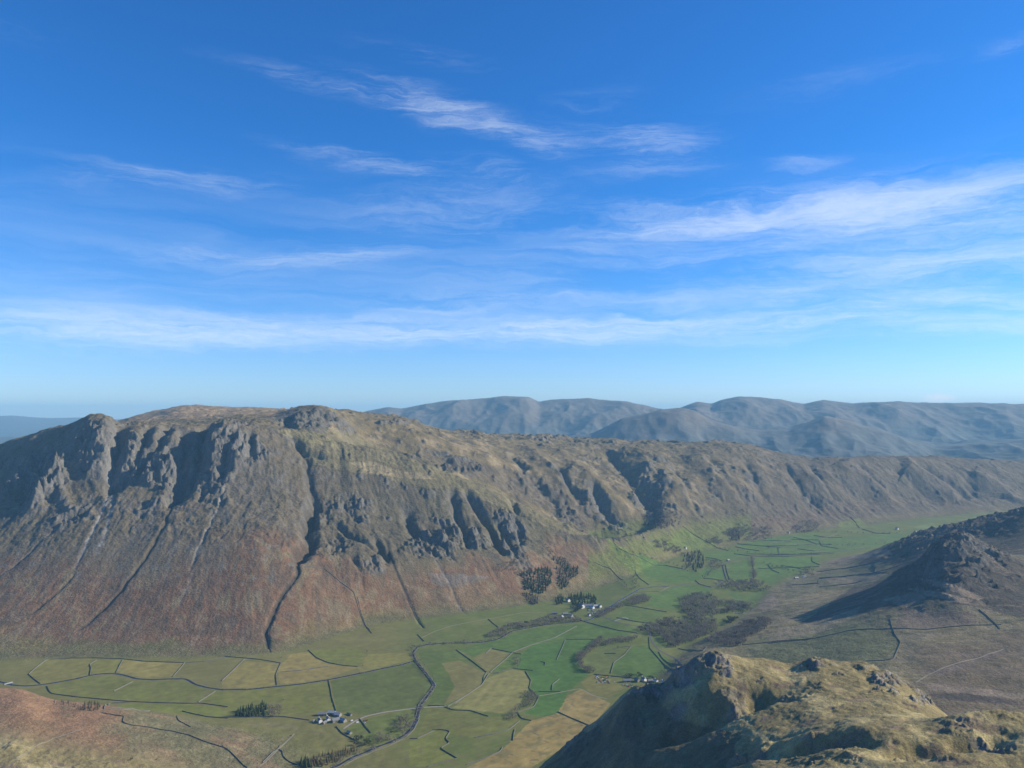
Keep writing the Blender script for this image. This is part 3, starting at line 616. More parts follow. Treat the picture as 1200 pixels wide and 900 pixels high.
PB = [
 (C9,[(-20,465),(130,452),(280,424),(430,413),(445,428),(464,462),(440,515),(330,525),(225,540),(60,540),(-20,540)],(.118,.122,.058)),
 (C9,[(60,250),(180,215),(330,205),(300,240),(180,280),(60,310)],(.14,.13,.075)),(C9,[(180,200),(370,190),(440,180),(430,230),(330,262),(200,275)],(.12,.118,.062)),
 (C9,[(170,165),(260,150),(420,130),(440,150),(330,165),(180,185)],(.235,.175,.12)),(C9,[(190,232),(320,220),(420,215),(380,245),(250,262)],(.21,.17,.11)),
 (C9,[(0,430),(110,400),(220,370),(330,330),(300,370),(180,425),(0,458)],(.21,.175,.11)),(C9,[(-30,300),(20,285),(40,320),(0,350),(-30,350)],(.24,.19,.13)),
 (C9,[(480,340),(600,345),(720,350),(740,390),(560,408),(440,405)],(.165,.125,.09)),(C9,[(400,310),(520,280),(560,300),(480,335)],(.23,.18,.12)),(C9,[(480,265),(600,280),(720,310),(700,325),(560,295)],(.25,.19,.13)),
 (C9,[(520,230),(640,250),(760,300),(740,312),(600,265)],(.24,.185,.13)),(C9,[(470,430),(560,425),(520,500),(540,540),(480,530)],(.15,.13,.08)),
 (C9,[(560,600),(700,615),(900,640),(900,660),(700,640),(560,625)],(.21,.165,.12)),(C9,[(540,640),(680,635),(880,665),(880,680),(660,665)],(.06,.05,.045)),(C9,[(590,560),(760,510),(830,480),(830,495),(700,540),(600,580)],(.17,.13,.10)),
]
for cr, pts, col, wg in [(C2,[(120,205),(230,185),(330,200),(450,255),(640,325),(760,368),(900,435),(1060,508),(1180,565),(1100,560),(1000,520),(850,462),(700,402),(560,385),(430,355),(300,330),(190,310)],(.175,.15,.08),.7),
                         (C2,[(330,305),(400,300),(520,335),(600,345),(640,365),(520,360),(400,345)],(.26,.21,.125),.75),(C2,[(640,330),(760,355),(800,375),(740,365)],(.25,.2,.12),.7),
                         (C2,[(60,190),(180,185),(260,215),(300,260),(200,240),(120,215)],(.19,.165,.085),.7),
                         (C2,[(45,165),(100,125),(180,106),(250,112),(275,160),(240,205),(180,190),(100,165)],(.10,.094,.08),.75),
                         (C2,[(560,275),(700,290),(900,330),(1100,380),(1190,450),(1190,545),(1060,492),(900,418),(780,358),(640,312)],(.11,.09,.064),.6),
                         (C2,[(560,750),(680,740),(800,715),(900,790),(760,830),(620,800)],(.20,.15,.085),.55),(C2,[(640,850),(800,800),(930,790),(960,820),(800,850)],(.21,.17,.095),.5),(C2,[(540,740),(600,750),(640,850),(580,840)],(.22,.17,.10),.45),
                         (C2,[(600,690),(740,700),(830,710),(700,745),(620,730)],(.165,.155,.135),.6)]:
    poly(pts, cr, col, wg, 5, 2000, 4300 if col[0] < .115 else 3350, only=fell)
poly([(600,940),(640,897),(700,850),(738,812),(765,812),(790,842),(868,862),(850,905),(830,940)], None, (.11,.098,.06), .75, 6, 560, 1240, only=near)  # shade of the crag's west face deepened in the ground colour
for cr, pts, col in PB: poly(pts, cr, col, .8, 2.5, only=onB)
for cr, pts, col in PF:
    col = tuple(a * b for a, b in zip(col, (1.2, 1.14, .74)))
    poly(pts, cr, col, .95, 1.0, only=notB)
vein = sstep(.86, .97, ridged(XX / 55 + .3 * n2, YY / 55 + .3 * n1, 2, 97, .4)) * notB
patchy = sstep(.05, .3, fbm(XX / 30, YY / 30, 4, 98)) * notB
STR = [(480,780),(600,650),(800,600),(830,520),(880,480),(1060,560),(900,720),(640,890),(300,895)]
poly(STR, C7, (.13,.125,.06), .55, 2, only=patchy); poly(STR, C7, (.12,.10,.065), .75, 2, only=vein)
ROUGH = [(0,655),(330,640),(460,655),(480,690),(380,740),(300,800),(200,895),(0,895)]
poly(ROUGH, C6, (.215,.18,.10), .5, 3, 1000, only=sstep(.0, .3, fbm(XX / 50, YY / 26, 4, 99)))
# mown swathes, drainage lines and rushes on the floor
mow = fbm((XX * .8 + YY * .6) / 60, (XX * -.6 + YY * .8) / 6.5, 2, 90)
ALB *= (1 + .15 * floorY * mow + .07 * floorY * n3 + .10 * floorY * n2 + .10 * floorY * fbm(XX / 35, YY / 35, 3, 96))[..., None]
ALB *= np.clip(1 + (.32 * n3 + .16 * n2) * (1 - .7 * floorY) * (1 - .6 * far), .5, 1.6)[..., None]
rushes = sstep(.2, .42, fbm(XX / 22, YY / 22, 4, 91) + .25 * n1) * floorY * (1 - sstep(520, 620, UU)) 
put(A3(.15,.125,.068), rushes * .5)
ALB *= A3(1, 1, 1)
np.clip(ALB, .01, .6, out=ALB)
print('colours', round(time.time() - T0, 1))
# ------------------------------------------------------------------ materials
def new_mat(name):
    m = bpy.data.materials.new(name); m.use_nodes = True
    nt = m.node_tree; b = nt.nodes['Principled BSDF']; b.inputs['Specular IOR Level'].default_value = .15; b.inputs['Roughness'].default_value = .95
    return m, nt, b

def ground_mat(name, scales, bump, dist):
    m, nt, b = new_mat(name); N, L = nt.nodes, nt.links
    at = N.new('ShaderNodeAttribute'); at.attribute_name = 'cover'
    tc = N.new('ShaderNodeTexCoord')
    cur = at.outputs['Color']; h = None
    for i, (sc, amt) in enumerate(scales):
        n = N.new('ShaderNodeTexNoise'); n.inputs['Scale'].default_value = 1 / sc; n.inputs['Detail'].default_value = 6; n.inputs['Roughness'].default_value = .62
        L.new(tc.outputs['Object'], n.inputs['Vector'])
        r = N.new('ShaderNodeMapRange'); r.inputs[1].default_value = .3; r.inputs[2].default_value = .7; r.inputs[3].default_value = 1 - amt; r.inputs[4].default_value = 1 + amt
        L.new(n.outputs['Fac'], r.inputs[0])
        lp = N.new('ShaderNodeMix'); lp.data_type = 'FLOAT'; lp.inputs[2].default_value = 1; L.new(at.outputs['Alpha'], lp.inputs[0]); L.new(r.outputs[0], lp.inputs[3])
        mx = N.new('ShaderNodeVectorMath'); mx.operation = 'SCALE'
        L.new(cur, mx.inputs[0]); L.new(lp.outputs[0], mx.inputs['Scale']); cur = mx.outputs[0]
        if h is None: h = n.outputs['Fac']
    L.new(cur, b.inputs['Base Color'])
    bp = N.new('ShaderNodeBump'); bp.inputs['Strength'].default_value = bump; bp.inputs['Distance'].default_value = dist
    mu = N.new('ShaderNodeMath'); mu.operation = 'MULTIPLY'; mu.inputs[1].default_value = bump; L.new(at.outputs['Alpha'], mu.inputs[0]); L.new(mu.outputs[0], bp.inputs['Strength'])
    L.new(h, bp.inputs['Height']); L.new(bp.outputs[0], b.inputs['Normal'])
    return m
MG_NEAR = ground_mat('tussock_and_rock', [(1.6, .36), (7, .2)], .9, 1.0)
MG_DALE = ground_mat('fell_ground', [(6, .27), (35, .18)], .8, 4.5)
MG_FAR = ground_mat('distant_fell', [(110, .26), (420, .2)], .5, 25)

def grid_mesh(name, j0, j1, mat, kind='structure'):
    n = j1 - j0
    x = XX[j0:j1]; y = YY[j0:j1]; z = Z[j0:j1]
    co = np.stack([x, y, z], -1).reshape(-1, 3).astype(F32)
    me = bpy.data.meshes.new(name)
    me.vertices.add(n * NC); me.vertices.foreach_set('co', co.ravel())
    i = (np.arange(n - 1)[:, None] * NC + np.arange(NC - 1)[None, :]).ravel().astype(np.int32)
    q = np.stack([i, i + 1, i + NC + 1, i + NC], -1)
    me.loops.add(q.size); me.loops.foreach_set('vertex_index', q.ravel())
    me.polygons.add(len(q)); me.polygons.foreach_set('loop_start', np.arange(0, q.size, 4, dtype=np.int32))
    try: me.polygons.foreach_set('loop_total', np.full(len(q), 4, np.int32))
    except Exception: pass
    at = me.attributes.new('cover', 'FLOAT_COLOR', 'POINT')
    c4 = np.ones((n * NC, 4), F32); c4[:, :3] = ALB[j0:j1].reshape(-1, 3); c4[:, 3] = (1 - .85 * floorY[j0:j1]).ravel()
    at.data.foreach_set('color', c4.ravel())
    me.update(calc_edges=True)
    me.polygons.foreach_set('use_smooth', np.ones(len(q), bool)); me.update()
    me.materials.append(mat)
    o = bpy.data.objects.new(name, me); COL.objects.link(o); o['kind'] = kind
    return o
ja, jb = int(np.searchsorted(Yr, 1240)), int(np.searchsorted(Yr, 5640))
ter_near = grid_mesh('rocky_hill', 0, ja + 1, MG_NEAR)
ter_dale = grid_mesh('terrain', ja, jb + 1, MG_DALE)
ter_far = grid_mesh('hills', jb, NR, MG_FAR)
print('meshes', round(time.time() - T0, 1))

# ------------------------------------------------------------------ things in the dale
def simple_mat(name, col, amt=.25, scale=3.0, rough=.9, var=0.0):
    m, nt, b = new_mat(name); N, L = nt.nodes, nt.links
    tc = N.new('ShaderNodeTexCoord'); n = N.new('ShaderNodeTexNoise'); n.inputs['Scale'].default_value = scale; n.inputs['Detail'].default_value = 4
    L.new(tc.outputs['Object'], n.inputs['Vector'])
    r = N.new('ShaderNodeMapRange'); r.inputs[1].default_value = .3; r.inputs[2].default_value = .7; r.inputs[3].default_value = 1 - amt; r.inputs[4].default_value = 1 + amt
    L.new(n.outputs['Fac'], r.inputs[0]); sc_ = r.outputs[0]
    if var:
        oi = N.new('ShaderNodeObjectInfo'); r2 = N.new('ShaderNodeMapRange'); r2.inputs[3].default_value = 1 - var; r2.inputs[4].default_value = 1 + var
        L.new(oi.outputs['Random'], r2.inputs[0]); mm = N.new('ShaderNodeMath'); mm.operation = 'MULTIPLY'; L.new(sc_, mm.inputs[0]); L.new(r2.outputs[0], mm.inputs[1]); sc_ = mm.outputs[0]
    v = N.new('ShaderNodeVectorMath'); v.operation = 'SCALE'; v.inputs[0].default_value = col; L.new(sc_, v.inputs['Scale'])
    L.new(v.outputs[0], b.inputs['Base Color']); b.inputs['Roughness'].default_value = rough
    return m
M_STONE = simple_mat('drystone', (.15, .147, .138), .4, 1.2)
M_TRACK = simple_mat('gravel_track', (.30, .28, .25), .2, .5)
M_ROAD = simple_mat('asphalt', (.11, .11, .112), .2, .5)
M_GRAV = simple_mat('river_gravel', (.2, .19, .175), .3, .15)
M_WATER = simple_mat('beck_water', (.03, .035, .04), .1, .2, .12)
M_PATH = simple_mat('worn_path', (.26, .225, .16), .2, .4)

def mesh_obj(name, verts, faces, mat, parent=None, smooth=False):
    me = bpy.data.meshes.new(name); me.from_pydata([tuple(map(float, v)) for v in verts], [], faces)
    for m in (mat if isinstance(mat, (list, tuple)) else [mat]): me.materials.append(m)
    me.update()
    if not smooth: me.polygons.foreach_set('use_smooth', np.zeros(len(me.polygons), bool))
    o = bpy.data.objects.new(name, me); COL.objects.link(o)
    if parent: o.parent = parent
    return o
def tag(o, label, cat, group=None, kind=None):
    if label: o['label'] = label
    if cat: o['category'] = cat
    if group: o['group'] = group
    if kind: o['kind'] = kind
    return o
def smooth_line(P, step):
    P = np.asarray(P, float)
    if len(P) > 4:
        Q = P.copy()
        for _ in range(2): Q[1:-1] = .25 * Q[:-2] + .5 * Q[1:-1] + .25 * Q[2:]
        P = Q
    return P
def ribbon(name, P, wid, mat, lift=.25, jit=0., kind='structure'):
    P = smooth_line(P, 5); T = np.gradient(P, axis=0); T /= np.linalg.norm(T, axis=1)[:, None] + 1e-9
    Nn = np.stack([-T[:, 1], T[:, 0]], 1); vs, fs = [], []
    for i, (p, n) in enumerate(zip(P, Nn)):
        hw = wid / 2 * (1 + jit * math.sin(i * 1.3) * math.cos(i * .37 + 1))
        for s in (-1, -.4, .4, 1):
            q = p + n * hw * s; vs.append((q[0], q[1], ground(q[0], q[1]) + lift - (.1 if abs(s) == 1 else 0)))
    for i in range(len(P) - 1):
        for k in range(3): a = i * 4 + k; fs.append((a, a + 1, a + 5, a + 4))
    o = mesh_obj(name, vs, fs, mat, smooth=True); o['kind'] = kind; return o
def wall(P, label, h=1.7, th=.9, group=None):
    P = smooth_line(P, 5); T = np.gradient(P, axis=0); T /= np.linalg.norm(T, axis=1)[:, None] + 1e-9
    Nn = np.stack([-T[:, 1], T[:, 0]], 1); vs, fs = [], []; n = len(P); h *= max(1, float(P[:, 1].mean()) / 2000) ** .55
    for i, (p, nn) in enumerate(zip(P, Nn)):
        hh = h * (1 + rng.uniform(-.16, .12))
        for s, top in ((-1, 0), (-.65, 1), (.65, 1), (1, 0)):
            q = p + nn * th / 2 * s; g = ground(q[0], q[1]); vs.append((q[0], q[1], g + (hh if top else -.4)))
    for i in range(n - 1):
        a = i * 4
        for k in range(3): fs.append((a + k, a + k + 1, a + k + 5, a + k + 4))
    fs += [(0, 1, 2, 3), ((n - 1) * 4 + 3, (n - 1) * 4 + 2, (n - 1) * 4 + 1, (n - 1) * 4)]
    o = mesh_obj('drystone_wall', vs, fs, M_STONE); tag(o, label, 'wall', group, 'thing'); return o

# becks, roads, tracks
BECK_W = W(C5, [(-60,440),(0,445),(60,462),(130,468),(215,462),(300,448),(400,430),(470,412),(540,402),(610,402),(660,412),(720,430),(800,435),(900,430),(980,430),(1030,460),(1100,478),(1168,487)], 1480) 
BECK_W2 = W(C6, [(0,487),(150,485),(290,470),(420,457),(560,435),(700,407),(840,377),(940,357),(1005,338)], 1480)
BECK_S = W(C6, [(560,905),(610,886),(700,838),(800,796),(880,766),(960,728),(1000,690),(1030,630),(1045,570),(1090,510),(1122,465),(1098,430),(1060,380),(1018,330),(1004,292),(1030,260),(1100,247),(1198,240)], 1250)
BECK_E = W(C7, [(206,243),(300,240),(400,236),(470,220),(530,182)], 1480); BECK_E2 = W(None, [(598,740),(640,732),(690,727),(708,716),(722,706),(738,697),(750,690),(765,688),(784,687)], 1480)
mainb = np.vstack([BECK_W, BECK_W2])
ribbon('gravel_bank', mainb, 8, M_GRAV, .22, .35); ribbon('stream', mainb, 6, M_WATER, .42, .2)
b2 = np.vstack([BECK_S, BECK_E, BECK_E2])
ribbon('gravel_bank', b2, 7.5, M_GRAV, .22, .6); ribbon('stream', b2, 5, M_WATER, .42, .2)
ribbon('track', W(C6, [(640,692),(700,652),(760,626),(850,606),(950,593),(1050,581),(1180,573)], 1250), 4, M_TRACK, .3)
ribbon('road', W(None, [(822,792),(800,780),(790,770),(772,762),(764,752),(761,742),(757,736)], 1480), 5, M_ROAD, .3)
ribbon('road', W(None, [(757,736),(740,733),(722,729),(704,721),(692,716)], 1480), 5, M_ROAD, .3)
ribbon('road', W(C8, [(500,322),(545,335),(600,319),(660,311),(720,336),(790,300),(780,250),(778,228),(820,215),(880,203),(960,190),(1080,190),(1200,188)], 1900), 6, M_ROAD, .35)
ribbon('track', W(C8, [(300,480),(345,462),(360,470)], 1480), 5, M_TRACK, .3)
ribbon('path', W(C7, [(60,215),(130,180),(220,150),(330,128),(480,103),(600,80),(720,82)], 1480), 2.5, M_PATH, .25)
ribbon('path', W(C5, [(45,896),(130,822),(220,772),(300,737),(440,695)], 1000), 2.2, M_PATH, .3)
ribbon('path', W(C6, [(200,890),(262,835),(302,796),(342,756),(380,718)], 1000), 3, M_PATH, .3)
ribbon('path', W(C7, [(680,520),(900,480),(960,515),(1040,535)], 1250), 3, M_PATH, .25)
ribbon('path', W(C7, [(240,560),(290,522),(380,462)], 1480), 3.4, M_PATH, .25)
ribbon('path', W(C9, [(520,600),(560,570),(640,540),(740,510),(830,480)], 1250), 3, M_PATH, .3)

CA = ((700, 600), 6.0); CB = ((860, 590), 6.0)
WALLS = [
 (C5,[(152,405),(200,362),(245,330),(330,322),(500,320),(650,325),(760,338),(970,345)],'long drystone wall along the foot of the red fell, beyond the leftmost meadows'),
 (C5,[(980,345),(1080,338),(1200,318)],'drystone wall continuing right along the fell foot from the leftmost meadows'),
 (C5,[(150,405),(180,432),(213,456)],'short wall closing the left tip of the leftmost meadow down to the beck'),
 (C5,[(474,410),(480,372),(470,355),(510,332)],'crooked short cross wall between the two leftmost meadows above the beck'),
 (C5,[(612,397),(635,350),(648,330)],'cross wall left of the straw coloured meadow above the beck'),
 (C5,[(910,420),(972,348)],'slanting cross wall at the right end of the straw coloured meadow above the beck'),
 (C5,[(248,468),(258,492),(272,508),(400,525),(560,540),(690,550),(830,556),(1000,560),(1060,558),(1200,578)],'long wall along the near meadows between beck and bracken hummock'),
 (C5,[(700,445),(600,495)],'faint cross wall in the middle of the meadows below the beck at left'),
 (C5,[(1045,552),(1135,496)],'pale sunlit cross wall at the right end of the meadows below the beck'),
 (C5,[(548,590),(572,560),(690,552)],'bent little wall behind the brown trees of the bracken hummock'),
 (C5,[(575,592),(660,592),(790,598)],'wall stub running right from the brown trees behind the bracken hummock'),
 (C5,[(960,600),(1020,615),(1090,630),(1200,638)],'wall under the rough knolls left of the conifer clump, at the meadow edge'),
 (C5,[(930,630),(940,650),(960,660),(1005,680)],'isolated dark wall fragment among the rough knolls left of the farm'),
 (C5,[(535,612),(600,622),(650,630)],'wall on the brow of the bracken hummock at its right end'),
 (C5,[(655,630),(645,660),(680,672),(780,685),(900,705),(1000,730),(1080,765),(1200,800)],'long wall crossing the rough slope from the bracken hummock down to the bottom left'),
 (C6,[(0,785),(30,805),(60,830),(110,880),(135,898)],'end of the rough slope wall at the bottom edge left of the farm track'),
 (C6,[(15,312),(110,320),(200,328),(310,347)],'wall along the fell foot below the great dark ghyll'),
 (C6,[(0,440),(60,385),(120,325)],'pale slanting wall left of the dry field below the great ghyll'),
 (C6,[(262,290),(248,240),(243,200),(250,150)],'wall running up beside the mouth of the great dark ghyll'),
 (C6,[(290,462),(284,410),(300,372),(312,348)],'cross wall from ghyll foot down to the beck, left of the straw field'),
 (C6,[(455,278),(500,320),(560,345),(640,360),(715,365)],'curved dark wall between the straw field and the green field under the fell'),
 (C6,[(305,395),(420,385),(560,365)],'thin low wall through the middle of the straw field under the ghyll'),
 (C6,[(562,438),(572,480),(580,530),(602,598)],'straight dark wall from the beck down to the white farm'),
 (C6,[(0,633),(100,632),(200,630),(330,630),(400,640),(462,648)],'wall from the conifer clump right to the white farm'),
 (C6,[(725,640),(750,672),(785,715)],'thick dark wall slanting down right of the white farm yard'),
 (C6,[(602,680),(640,722),(700,752)],'wall from the white farm down to the dark round tree'),
 (C6,[(300,800),(322,812),(320,835),(345,862),(400,885)],'curved wall enclosing the paddock at the bottom beside the farm path'),
 (C6,[(216,866),(262,824),(300,795),(308,780)],'wall along the farm path at the bottom left of the farm'),
 (C6,[(715,0),(730,70),(750,130),(790,190)],'fell wall dropping straight down the bracken slope, left of two near the ghyll'),
 (C6,[(975,0),(1010,70),(1050,140),(1068,160)],'fell wall dropping from the crags to the beck corner, right of two'),
 (C6,[(1030,195),(1065,232)],'short dark wall just above the sharp corner of the beck'),
 (C2,[(170,672),(240,680),(300,730),(345,765),(355,800),(370,850),(400,893)],'intake wall climbing the bracken from a field corner to the great ghyll'),
 (C6,[(1010,330),(1056,385),(1092,430),(1112,466),(1080,510),(1036,565),(1022,625)],'wall along the left bank of the tree lined beck bend'),
 (C6,[(1040,640),(1010,700),(970,738),(885,782),(800,812),(700,856),(640,886)],'wall along the right bank of the beck below the farm track bridge'),
 (C7,[(245,277),(320,330),(405,395)],'straight dark wall slanting across the brown field right of the beck bend'),
 (C7,[(405,397),(390,420),(390,446)],'short wall at the lower corner of the brown field right of the beck bend'),
 (C7,[(402,295),(430,270),(530,290),(588,300)],'wall along the top of the small brown field in the middle of the dale'),
 (C7,[(200,577),(290,523),(380,463),(418,402),(470,398)],'pale sunlit wall between the brown striped field and the pale hay field'),
 (C7,[(425,395),(500,332),(542,292),(640,252),(760,216),(880,152)],'long pale wall winding through the bright green meadows toward the white inn'),
 (C7,[(488,390),(545,376),(650,386)],'wall along the far end of the pale hay field'),
 (C7,[(610,390),(640,440),(630,482),(655,505),(680,530),(655,578),(590,600),(570,608)],'winding dark wall round the right side of the pale hay field'),
 (C7,[(775,330),(800,275),(820,226)],'pale lit wall running up the bright green meadow to a corner'),
 (C7,[(822,224),(900,222),(968,222)],'dark wall running right from the corner in the bright green meadow to the river trees'),
 (C7,[(680,497),(740,498),(795,496)],'lone dark wall lying across the brightest green field'),
 (C7,[(688,340),(716,342),(712,358)],'tiny L shaped fold wall in the bright green field'),
 (C7,[(750,490),(752,460),(790,432)],'faint pale wall remnant in the brightest green field'),
 (C7,[(185,578),(230,595),(320,597),(415,628)],'dark wall along the near side of the pale hay field'),
 (C7,[(95,570),(185,573)],'short wall beside the farm track right of the beck bridge'),
 (C7,[(568,605),(590,640),(642,650)],'dark hooked wall at the lower tip of the pale hay field'),
 (C7,[(120,700),(170,697),(215,705),(187,748),(215,766),(160,795),(205,822),(250,848)],'zigzag dark wall in the rough pastures right of the farm'),
 (C7,[(42,745),(90,722),(130,703)],'pale wall running left from the zigzag wall toward the beck'),
 (C7,[(0,745),(40,745)],'short dark wall beside the beck below the farm'),
 (C7,[(95,893),(170,872),(250,850)],'pale wall slanting out of the bottom edge below the zigzag wall'),
 (C7,[(340,740),(440,722),(520,700),(580,652)],'pale curving wall between the rushy pasture and the straw coloured rough ground'),
 (C7,[(545,755),(548,720),(556,695)],'stub of wall on the edge of the straw coloured rough ground'),
 (C7,[(780,604),(860,640),(945,675)],'straight dark wall from the straw coloured ground up to the shaded crag'),
 (C7,[(300,882),(400,850),(480,812),(490,790)],'wall across the foot of the straw coloured rough ground near the bottom edge'),
 (C7,[(895,120),(1000,150),(1100,175),(1200,190)],'dark wall along the near side of the meadows right of the white inn'),
 (C7,[(415,115),(440,138),(470,160)],'short dark wall slanting down the green strip above the river trees'),
 (C7,[(1060,400),(1075,345),(1130,305),(1165,262)],'pale curved wall between the olive field and the green field above the campsite'),
 (C7,[(1025,297),(1085,297)],'short dark wall in the olive field inside the river bend'),
 (C7,[(1115,264),(1165,258)],'short dark wall at the top of the olive field inside the river bend'),
 (C7,[(970,405),(1060,415),(1200,430)],'hedged wall along the back of the campsite'),
 (C8,[(245,85),(300,140),(360,180),(440,215),(520,235),(600,250)],'long intake wall rounding the spur above the green slopes of the far dale'),
 (C8,[(210,225),(280,250),(340,300)],'fell wall slanting down the bracken above the inn'),
 (C8,[(600,65),(660,105),(740,150),(800,170)],'intake wall dropping past the white cottage under the wooded gill'),
 (C8,[(690,292),(730,295),(780,302)],'wall across the small green field beside the dark conifers'),
 (C8,[(775,232),(784,270),(795,302)],'roadside wall left of the straight road in the far meadows'),
 (C8,[(788,230),(797,270),(807,300)],'roadside wall right of the straight road in the far meadows'),
 (C8,[(380,355),(440,352),(500,350),(540,330)],'wall along the river where it leaves the inn'),
 (C8,[(345,410),(440,425),(530,440)],'dark wall across the meadows between the inn and the bare wood, farther of two'),
 (C8,[(310,465),(380,480),(450,490)],'dark wall across the meadows between the inn and the bare wood, nearer of two'),
 (C8,[(452,550),(456,600),(505,655),(570,700)],'roadside wall left of the lane that passes the campsite'),
 (C8,[(495,615),(508,640),(535,662),(600,672)],'curved dark wall right of the lane that passes the campsite'),
 (C8,[(580,600),(640,604),(690,612),(705,592)],'wall at the foot of the brown slope below the bare wood'),
 (C8,[(860,585),(950,576),(1050,566),(1200,553)],'long dark wall crossing the striped slope right of the bare wood'),
 (C8,[(880,185),(1000,187),(1200,185)],'long roadside wall across the far green meadows'),
 (C8,[(930,250),(1060,245),(1200,240)],'thin wall through the middle of the far green meadows'),
 (C8,[(1080,320),(1150,318),(1200,315)],'wall at the near edge of the far green meadows under the striped slope'),
 (C8,[(840,140),(950,150),(1100,148),(1200,140)],'wall between the far meadows and the distant fell foot'),
 (C8,[(905,205),(912,250),(915,290)],'hedge wall running straight down the far meadows'),
 (C9,[(0,462),(130,450),(210,436),(280,420),(360,412),(430,411),(500,413),(560,412),(700,398),(820,398)],'long dark wall sweeping across the pass below the dark conical hill'),
 (C9,[(428,380),(436,405),(445,428),(466,462),(442,515),(400,520),(330,525),(225,540)],'curved wall descending from the pass toward the sunlit crag'),
 (C9,[(742,345),(770,368),(800,395),(815,412)],'short wall up the flank of the dark conical hill'),
 (C9,[(170,212),(260,198),(370,178),(440,168)],'wall across the striped tan slope, left of the dark conical hill'),
 (C9,[(374,178),(378,200),(376,214)],'short upright wall on the striped tan slope'),
 (C9,[(180,236),(300,222),(420,212)],'nearer wall across the striped tan slope, left of the dark conical hill'),
 (C9,[(60,330),(150,308),(260,282)],'lower wall across the striped tan slope near the bare wood'),
 (CB,[(0,355),(120,370),(240,373),(400,373),(560,361),(700,352)],'dark hedged wall across the middle of the far green meadows'),
 (CB,[(10,305),(80,320),(180,335)],'short dark wall in the far green meadows, under the wood at the bend'),
 (CB,[(200,300),(330,310),(440,285)],'bowed wall in the far green meadows right of the wood at the bend'),
 (CB,[(312,312),(316,345)],'tiny cross wall in the far green meadows below the bowed wall'),
 (CB,[(100,265),(250,262),(400,266)],'wall at the foot of the wood at the bend of the dale'),
 (CB,[(420,240),(500,256),(580,286),(690,290)],'slanting wall in the farthest meadows below the distant hamlet'),
 (CB,[(450,320),(560,335),(640,326)],'low wall at the right end of the bowed wall in the far meadows'),
 (CB,[(560,225),(650,240),(760,240)],'wall below the bright green plot of the distant hamlet'),
 (CB,[(590,480),(700,465),(850,440),(980,420),(1040,410)],'top wall of the green strip on the tan striped slope'),
 (CB,[(600,525),(760,520),(880,500),(980,490),(1100,460),(1180,430)],'bottom wall of the green strip on the tan striped slope'),
 (CB,[(410,575),(500,568),(595,560),(597,535)],'wall in front of the lone farmhouse in the far right meadows'),
 (CB,[(600,590),(760,570),(900,545)],'lowest long wall on the tan striped slope beside the shaded hill'),
 (CB,[(240,430),(270,470),(320,490)],'crooked tree lined wall left of the lone farmhouse'),
 (CB,[(330,440),(400,445),(470,460)],'short wall behind the lone farmhouse in the far right meadows'),
 (CB,[(550,378),(552,410),(605,432)],'wall where the far meadows meet the tan striped slope'),
 (CB,[(820,100),(860,140),(885,172)],'intake wall on the green patch high at the far end of the dale'),
 (CB,[(900,180),(1000,210),(1100,215)],'wall along the fell foot at the far end of the dale'),
 (CA,[(100,120),(200,160),(330,195),(400,205)],'upper intake wall under the brown spur of the far dale'),
 (CA,[(265,385),(270,430),(300,470),(362,512)],'crooked wall on the bracken slope above the river in the middle of the dale'),
 (CA,[(690,482),(720,510),(800,530)],'wall from the road corner to the belt of trees in the far meadows'),
 (CA,[(760,320),(830,330),(880,346)],'short wall right of the roadside conifers'),
 (C4,[(0,790),(110,770),(240,772),(330,740)],'farthest wall in the green meadows near the distant hamlet'),
 (C4,[(0,845),(150,838),(320,828),(480,806)],'wall along the near edge of the farthest green meadows'),
 (C4,[(240,775),(252,800),(330,812)],'cross wall in the farthest green meadows'),
]
for cr, pts, lab in WALLS:
    ym = 1000 if (cr is C5 and pts[0][1] > 600) or (cr is C6 and pts[0][1] > 770) else (1900 if cr in (C2, C4, CA, CB) else 1250)
    try: wall(W(cr, pts, ym, 5.0), lab)
    except Exception as e: print('wall failed', lab, e)
print('walls', round(time.time() - T0, 1))
